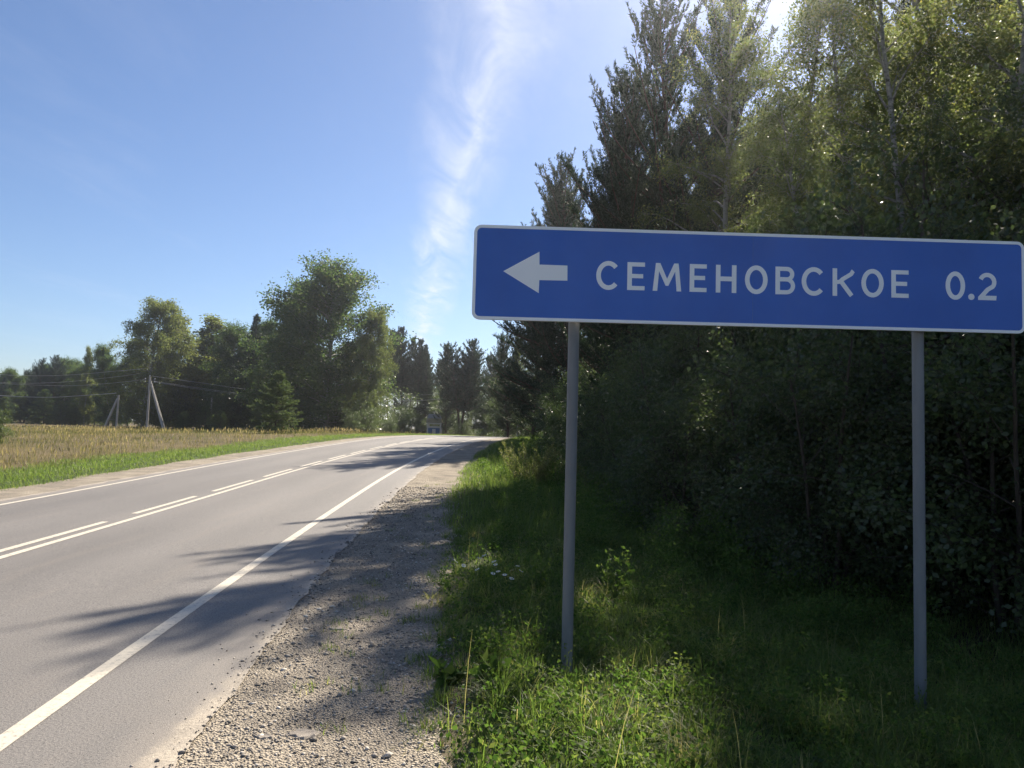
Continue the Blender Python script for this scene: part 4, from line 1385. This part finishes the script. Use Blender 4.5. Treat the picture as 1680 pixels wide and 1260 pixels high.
# seed heads
hd = r.uniform(size=len(x)) < 0.10 + 0.30 * smooth(0.3, 0.7, tn)
hx, hy = x[hd], y[hd]
hz_ = terrain(hx, hy) + hgt[hd] * 0.92
n = len(hx)
a = r.uniform(0, 6.28, n)
up = np.stack([0.35 * np.cos(a), 0.35 * np.sin(a), np.ones(n)], -1) * (r.uniform(0.14, 0.26, n))[:, None]
sd = np.stack([np.cos(a + 1.0), np.sin(a + 1.0), np.zeros(n)], -1) * (r.uniform(0.010, 0.022, n) * (0.7 + hy / 70))[:, None]
b0 = np.stack([hx, hy, hz_ - 0.05], -1)
V2 = np.stack([b0, b0 + up * 0.45 + sd, b0 + up, b0 + up * 0.45 - sd], 1).reshape(-1, 3)
q = np.arange(4 * n).reshape(n, 4)
F2 = np.concatenate([q[:, [0, 1, 2]], q[:, [0, 2, 3]]])
T2 = np.clip(np.concatenate([tn[hd], tn[hd]]) + 0.25 + r.normal(0, 0.1, 2 * n), 0, 1)
V, Fc, T = join([(V, Fc, T), (V2, F2, T2)])
tag(link('meadow_grass', mesh_np('meadow_grass', V, Fc, {'tint': T}), M['dry_grass']), 'tall golden dry grass filling the meadow', 'grass', kind='stuff')


def weed_leaves(cx, cy, h, n, leaf, r, rad=0.12, tint=0.5, zf=ground_z):
    """leaves of one upright weed"""
    f = r.uniform(0.05, 1, n)
    P = np.stack([cx + r.normal(0, rad, n) * (1.1 - 0.5 * f), cy + r.normal(0, rad, n) * (1.1 - 0.5 * f), zf(cx, cy) + h * f], -1)
    return leaves(P, leaf, r, 0.1, 0.5, tint + 0.2 * f, 0.14)


# undergrowth: leafy weeds at the foot of the wood and scattered through the verge
parts = []
for k in range(540):
    yv = 4.0 * (60 / 4.0) ** r.uniform()
    uv = r.normal(6.6 - 0.7 * smooth(8, 20, yv), 0.9) if k % 3 else r.uniform(2.8, 6.0)
    xv = float(xr(yv)) + uv
    if uv < 2.6 or math.hypot(xv, yv) < 2.6 or (xv < 0.0 and yv < 7):
        continue
    hgt_ = r.uniform(0.35, 1.1) * (0.9 if k % 3 else 0.4) * float(0.4 + 0.6 * smooth(6, 11, yv))
    if yv < 6 and uv < 6.0 and k % 3 == 1:
        continue
    parts.append(weed_leaves(xv, yv, hgt_, int(110 + 200 * hgt_), 0.026 + 0.02 * r.uniform() + 0.02 * float(smooth(8, 16, yv)), r, 0.10 + 0.10 * hgt_, 0.35))
for k in range(260):                                   # low leafy clumps through the near verge
    yv = r.uniform(2.9, 8.5); uv = r.uniform(2.5, 6.4)
    xv = float(xr(yv)) + uv
    if math.hypot(xv, yv) < 2.4 or uv < float(grass_edge(yv)) + 0.2:
        continue
    hgt_ = r.uniform(0.10, 0.30)
    parts.append(weed_leaves(xv, yv, hgt_, int(60 + 150 * hgt_), r.uniform(0.022, 0.042), r, r.uniform(0.05, 0.11), r.uniform(0.3, 0.7)))
V, Fc, T = join(parts)
tag(link('undergrowth', mesh_np('undergrowth', V, Fc, {'tint': T}), M['weed_leaf']), 'leafy weeds at the foot of the roadside wood', 'weeds', kind='stuff')
# low broad leaves (clover, plantain) between the grass tufts
x, y, u = scatter(20000, 2.2, 7.0, 2.8, 11, r, lambda u, y, x: (u > grass_edge(y) + 0.15) & (np.hypot(x, y) > 2.2) & (fnoise(x * 2.1, y * 2.1, 33) > -0.1))
P = np.stack([x, y, terrain(x, y) + r.uniform(0.03, 0.19, len(x))], -1)
V, Fc, T = leaves(P, 0.032, r, -0.2, 0.75, 0.45, 0.2)
tag(link('clover_leaves', mesh_np('clover_leaves', V, Fc, {'tint': T}), M['weed_leaf']), 'low broad clover leaves among the verge grass', 'weeds', kind='stuff')

# gravel stones
x, y, u = scatter(52000, 0.55, 2.75, 2.6, 20, r, lambda u, y, x: (u > asphalt_edge(y) - 0.02 - 0.10 * r.exponential(size=len(u)) * (r.uniform(size=len(u)) < 0.3)) & (u < grass_edge(y) + 0.45 * r.uniform(size=len(u))) & (r.uniform(size=len(u)) < 0.55 + 0.6 * fnoise(x * 2.2, y * 2.2, 4)))
n = len(x)
sz = np.exp(r.normal(math.log(0.0058), 0.45, n)) * (0.8 + y / 16)
oct_ = np.array([(1, 0, 0), (-1, 0, 0), (0, 1, 0), (0, -1, 0), (0, 0, 1), (0, 0, -1)], float)
of = np.array([(0, 2, 4), (2, 1, 4), (1, 3, 4), (3, 0, 4), (2, 0, 5), (1, 2, 5), (3, 1, 5), (0, 3, 5)])
V = oct_[None] * (sz[:, None, None] * r.uniform(0.6, 1.4, (n, 6, 1))) * np.array([1, 1, 0.6])
V = V + r.normal(0, 0.16, V.shape) * sz[:, None, None]
ang = r.uniform(0, 6.28, n)
ca_, sa_ = np.cos(ang)[:, None], np.sin(ang)[:, None]
V = np.stack([V[..., 0] * ca_ - V[..., 1] * sa_, V[..., 0] * sa_ + V[..., 1] * ca_, V[..., 2]], -1)
hsh = np.where(u < asphalt_edge(y), 0.001, -0.0035 - 0.011 * (u - 0.2))
zb = np.maximum(zr(y) + hsh, terrain(x, y)) + sz * 0.2
V += np.stack([x, y, zb], -1)[:, None]
Fc = (np.arange(n)[:, None, None] * 6 + of[None]).reshape(-1, 3)
T = np.repeat(np.clip(r.normal(0.55, 0.22, n), 0, 1), 8)
tag(link('gravel', mesh_np('gravel', V.reshape(-1, 3), Fc, {'tint': T}), M['stone']), 'loose crushed gravel on the road shoulder', 'gravel', kind='stuff')


def ground_hit(px, py, z=0.0):
    rr = ray(px, py)
    k = (z - EYE.z) / rr.z
    p = EYE + rr * k
    return p.x, p.y


# flat stones bedded in the shoulder
for i, (px, py, a, b, lab) in enumerate(((498, 1202, 0.085, 0.060, 'large flat grey stone bedded in the gravel shoulder'), (433, 1207, 0.05, 0.03, 'small bluish flat stone beside the large one in the gravel'),
                                         (552, 1031, 0.07, 0.04, 'pale flat stone at the sunlit edge of the asphalt'))):
    x_, y_ = ground_hit(px, py, -0.01)
    m = 14
    rr = 1 + 0.16 * np.sin(np.arange(m) * 1.9 + i) + r.normal(0, 0.06, m)
    th = np.arange(m) * 2 * np.pi / m
    ring = [(a * rr[k] * math.cos(th[k]), b * rr[k] * math.sin(th[k])) for k in range(m)]
    v = [(p[0], p[1], -0.03) for p in ring] + [(p[0], p[1], 0.006) for p in ring] + [(p[0] * 0.86, p[1] * 0.86, 0.013 + 0.003 * math.sin(3 * k)) for k, p in enumerate(ring)]
    f = [tuple(range(m - 1, -1, -1)), tuple(range(2 * m, 3 * m))]
    for k in range(m):
        j = (k + 1) % m
        f += [(k, j, m + j, m + k), (m + k, m + j, 2 * m + j, 2 * m + k)]
    o = link('flat_stone', mesh_py('flat_stone', v, f), M['flat_stone'], None, (x_, y_, float(zr(y_)) - 0.022))
    tag(o, lab, 'stone', 'flat stones bedded in the gravel')

# ------------------------------------------------------------------ single plants worth a name


def stems_mesh(lines, rad):
    mb = MB()
    for ln in lines:
        mb.tube(ln, [rad, rad * 0.6][:2] if len(ln) == 2 else [rad * (1 - 0.5 * k / (len(ln) - 1)) for k in range(len(ln))], 4)
    return mb


def mugwort(px, py, label, n_stem, h, rad, tint, d=None, group=None):
    d_ = d
    p = at(px, py, d_)
    gz_ = ground_z(p.x, d_)
    e_ = empty('mugwort_clump', (p.x, d_, gz_ - 0.03), label, 'weed clump', group)
    lines, P = [], []
    for k in range(n_stem):
        a_ = r.uniform(0, 6.28); rr = rad * math.sqrt(r.uniform())
        b_ = np.array([rr * math.cos(a_) * 0.5, rr * math.sin(a_) * 0.5, 0.0])
        hh_ = h * r.uniform(0.65, 1.1)
        tp = b_ + np.array([rr * math.cos(a_) - 0.12, rr * math.sin(a_), hh_])
        mid = (b_ + tp) / 2 + r.normal(0, 0.03, 3)
        lines.append([b_, mid, tp])
        m = 120
        f_ = r.uniform(0.12, 1.0, m)[:, None]
        P.append(b_ + (tp - b_) * f_ + r.normal(0, 1, (m, 3)) * (0.085 * (1.15 - f_)))
    stems_mesh(lines, 0.006).build('stem', M['dry_stem'], e_)
    P = np.concatenate(P); P[:, 2] = np.maximum(P[:, 2], 0.02)
    v, f, t_ = leaves(P, 0.05, r, 0.0, 0.42, tint, 0.2)
    link('foliage', mesh_np('foliage', v, f, {'tint': t_}), M['mugwort_leaf'], e_)
    return e_


G_M = 'mugwort clumps at the sunny gap in the wood edge'
mugwort(866, 800, 'pale yellow green mugwort clump leaning over sunlit verge grass', 46, 1.25, 0.8, 0.66, 23.2, G_M)
mugwort(912, 800, 'grey green mugwort clump touching the grey sign post', 34, 1.15, 0.6, 0.55, 23.0, G_M)
mugwort(985, 800, 'dull mugwort clump half shaded behind the sign post', 22, 1.1, 0.6, 0.4, 19.5, G_M)


def daisy(px, py, z, label, heads, spread, group):
    x_, y_ = ground_hit(px, py, z)
    gz_ = ground_z(x_, y_)
    e_ = empty('daisy_plant', (x_, y_, gz_ - 0.01), label, 'flower', group)
    for k in range(heads):
        bx, by = r.normal(0, spread * 0.4, 2)
        tx, ty, tz = bx + r.normal(0, spread * 0.6), by + r.normal(0, spread * 0.6), r.uniform(0.28, 0.48)
        stems_mesh([[(bx, by, 0), ((bx + tx) / 2 + 0.01, (by + ty) / 2, tz * 0.55), (tx, ty, tz)]], 0.0025).build('stem', M['stem'], e_)
        mb = MB()
        m = 10
        nv = [(tx, ty, tz + 0.004)]
        tl = r.normal(0, 0.35, 2)
        fs = []
        for j in range(m):
            a0 = 2 * math.pi * j / m
            for aa, rad_ in ((a0 - 0.16, 0.024), (a0 + 0.16, 0.024)):
                dx, dy = rad_ * math.cos(aa), rad_ * math.sin(aa)
                nv.append((tx + dx, ty + dy, tz + 0.002 + tl[0] * dx + tl[1] * dy))
            fs.append((0, 1 + 2 * j, 2 + 2 * j))
        mb.add(nv, fs)
        fh = mb.build('flower_head', M['petal'], e_)
        MB().tube([(tx, ty, tz + 0.001), (tx, ty, tz + 0.008)], [0.008, 0.005], 7).build('flower_centre', M['pollen'], fh)
    v, f, t_ = leaves(np.stack([r.normal(0, spread * 0.6, 60), r.normal(0, spread * 0.6, 60), r.uniform(0.02, 0.25, 60)], -1), 0.05, r, 0, 0.3, 0.5, 0.2)
    link('foliage', mesh_np('foliage', v, f, {'tint': t_}), M['weed_leaf'], e_)


daisy(788, 985, -0.02, 'white daisies in the verge, farther from the sign post', 8, 0.17, 'white daisies in the verge')
daisy(829, 992, -0.03, 'white daisy cluster in the verge between the other daisies and the sign post', 7, 0.12, 'white daisies in the verge')


def herb(px, py, z, label, n, leaf, rad, h, tint, name='broad_leaf_weed'):
    x_, y_ = ground_hit(px, py, z)
    gz_ = ground_z(x_, y_)
    e_ = empty(name, (x_, y_, gz_ - 0.01), label, 'weed')
    lines, P = [], []
    for k in range(max(4, n // 14)):
        a_ = r.uniform(0, 6.28); rr = rad * r.uniform(0.3, 1)
        tp = np.array([rr * math.cos(a_), rr * math.sin(a_), h * r.uniform(0.6, 1.1)])
        lines.append([(0, 0, 0), tp * np.array([0.4, 0.4, 0.6]), tp])
        m = 14
        f_ = r.uniform(0.25, 1, m)[:, None]
        P.append(tp * f_ + r.normal(0, 0.02, (m, 3)))
    stems_mesh(lines, 0.003).build('stem', M['stem'], e_)
    P = np.concatenate(P); P[:, 2] = np.maximum(P[:, 2], 0.015)
    v, f, t_ = leaves(P, leaf, r, -0.1, 0.5, tint, 0.15)
    link('foliage', mesh_np('foliage', v, f, {'tint': t_}), M['weed_leaf'], e_)


herb(968, 1075, -0.03, 'bright leafy weed beside the foot of the post under the arrow end', 130, 0.055, 0.16, 0.24, 0.75)
herb(880, 975, -0.04, 'leafy nettle like weed standing between daisies and post', 200, 0.06, 0.22, 0.5, 0.65)
herb(1010, 985, -0.06, 'tall leafy weed behind the post under the arrow end', 200, 0.06, 0.22, 0.55, 0.55)
herb(1437, 1085, -0.1, 'small pale green seedling close to the post under the distance number', 60, 0.05, 0.06, 0.24, 0.8)
herb(930, 1150, -0.03, 'flat silvery rosette weed on bare soil before the post under the arrow end', 70, 0.06, 0.13, 0.05, 0.95)
herb(736, 1125, -0.02, 'dark green dandelion tuft at the edge of the gravel shoulder', 60, 0.10, 0.11, 0.12, 0.4)
herb(800, 1150, -0.02, 'broad leaved dock plant in the tufted verge grass', 60, 0.11, 0.13, 0.16, 0.6)

# ------------------------------------------------------------------ thin air volume added to imitate sun glare in the lens
def air(N, L):
    v = N.new('ShaderNodeVolumePrincipled')
    v.inputs['Color'].default_value = (0.92, 0.95, 1.0, 1)
    v.inputs['Density'].default_value = GLARE_HAZE
    v.inputs['Anisotropy'].default_value = 0.80
    return v.outputs[0]


GLARE_HAZE = 0.00040
hm_ = bpy.data.materials.new('glare_haze')
hm_.use_nodes = True
hm_.node_tree.nodes.clear()
ho_ = hm_.node_tree.nodes.new('ShaderNodeOutputMaterial')
hm_.node_tree.links.new(air(hm_.node_tree.nodes, hm_.node_tree.links), ho_.inputs['Volume'])
tag(MB().box(-1600, 1600, -700, 2150, -6, 34).build('glare_haze', hm_), 'thin bright veil added over road and meadow to imitate sun glare', 'glare_haze', kind='stuff')
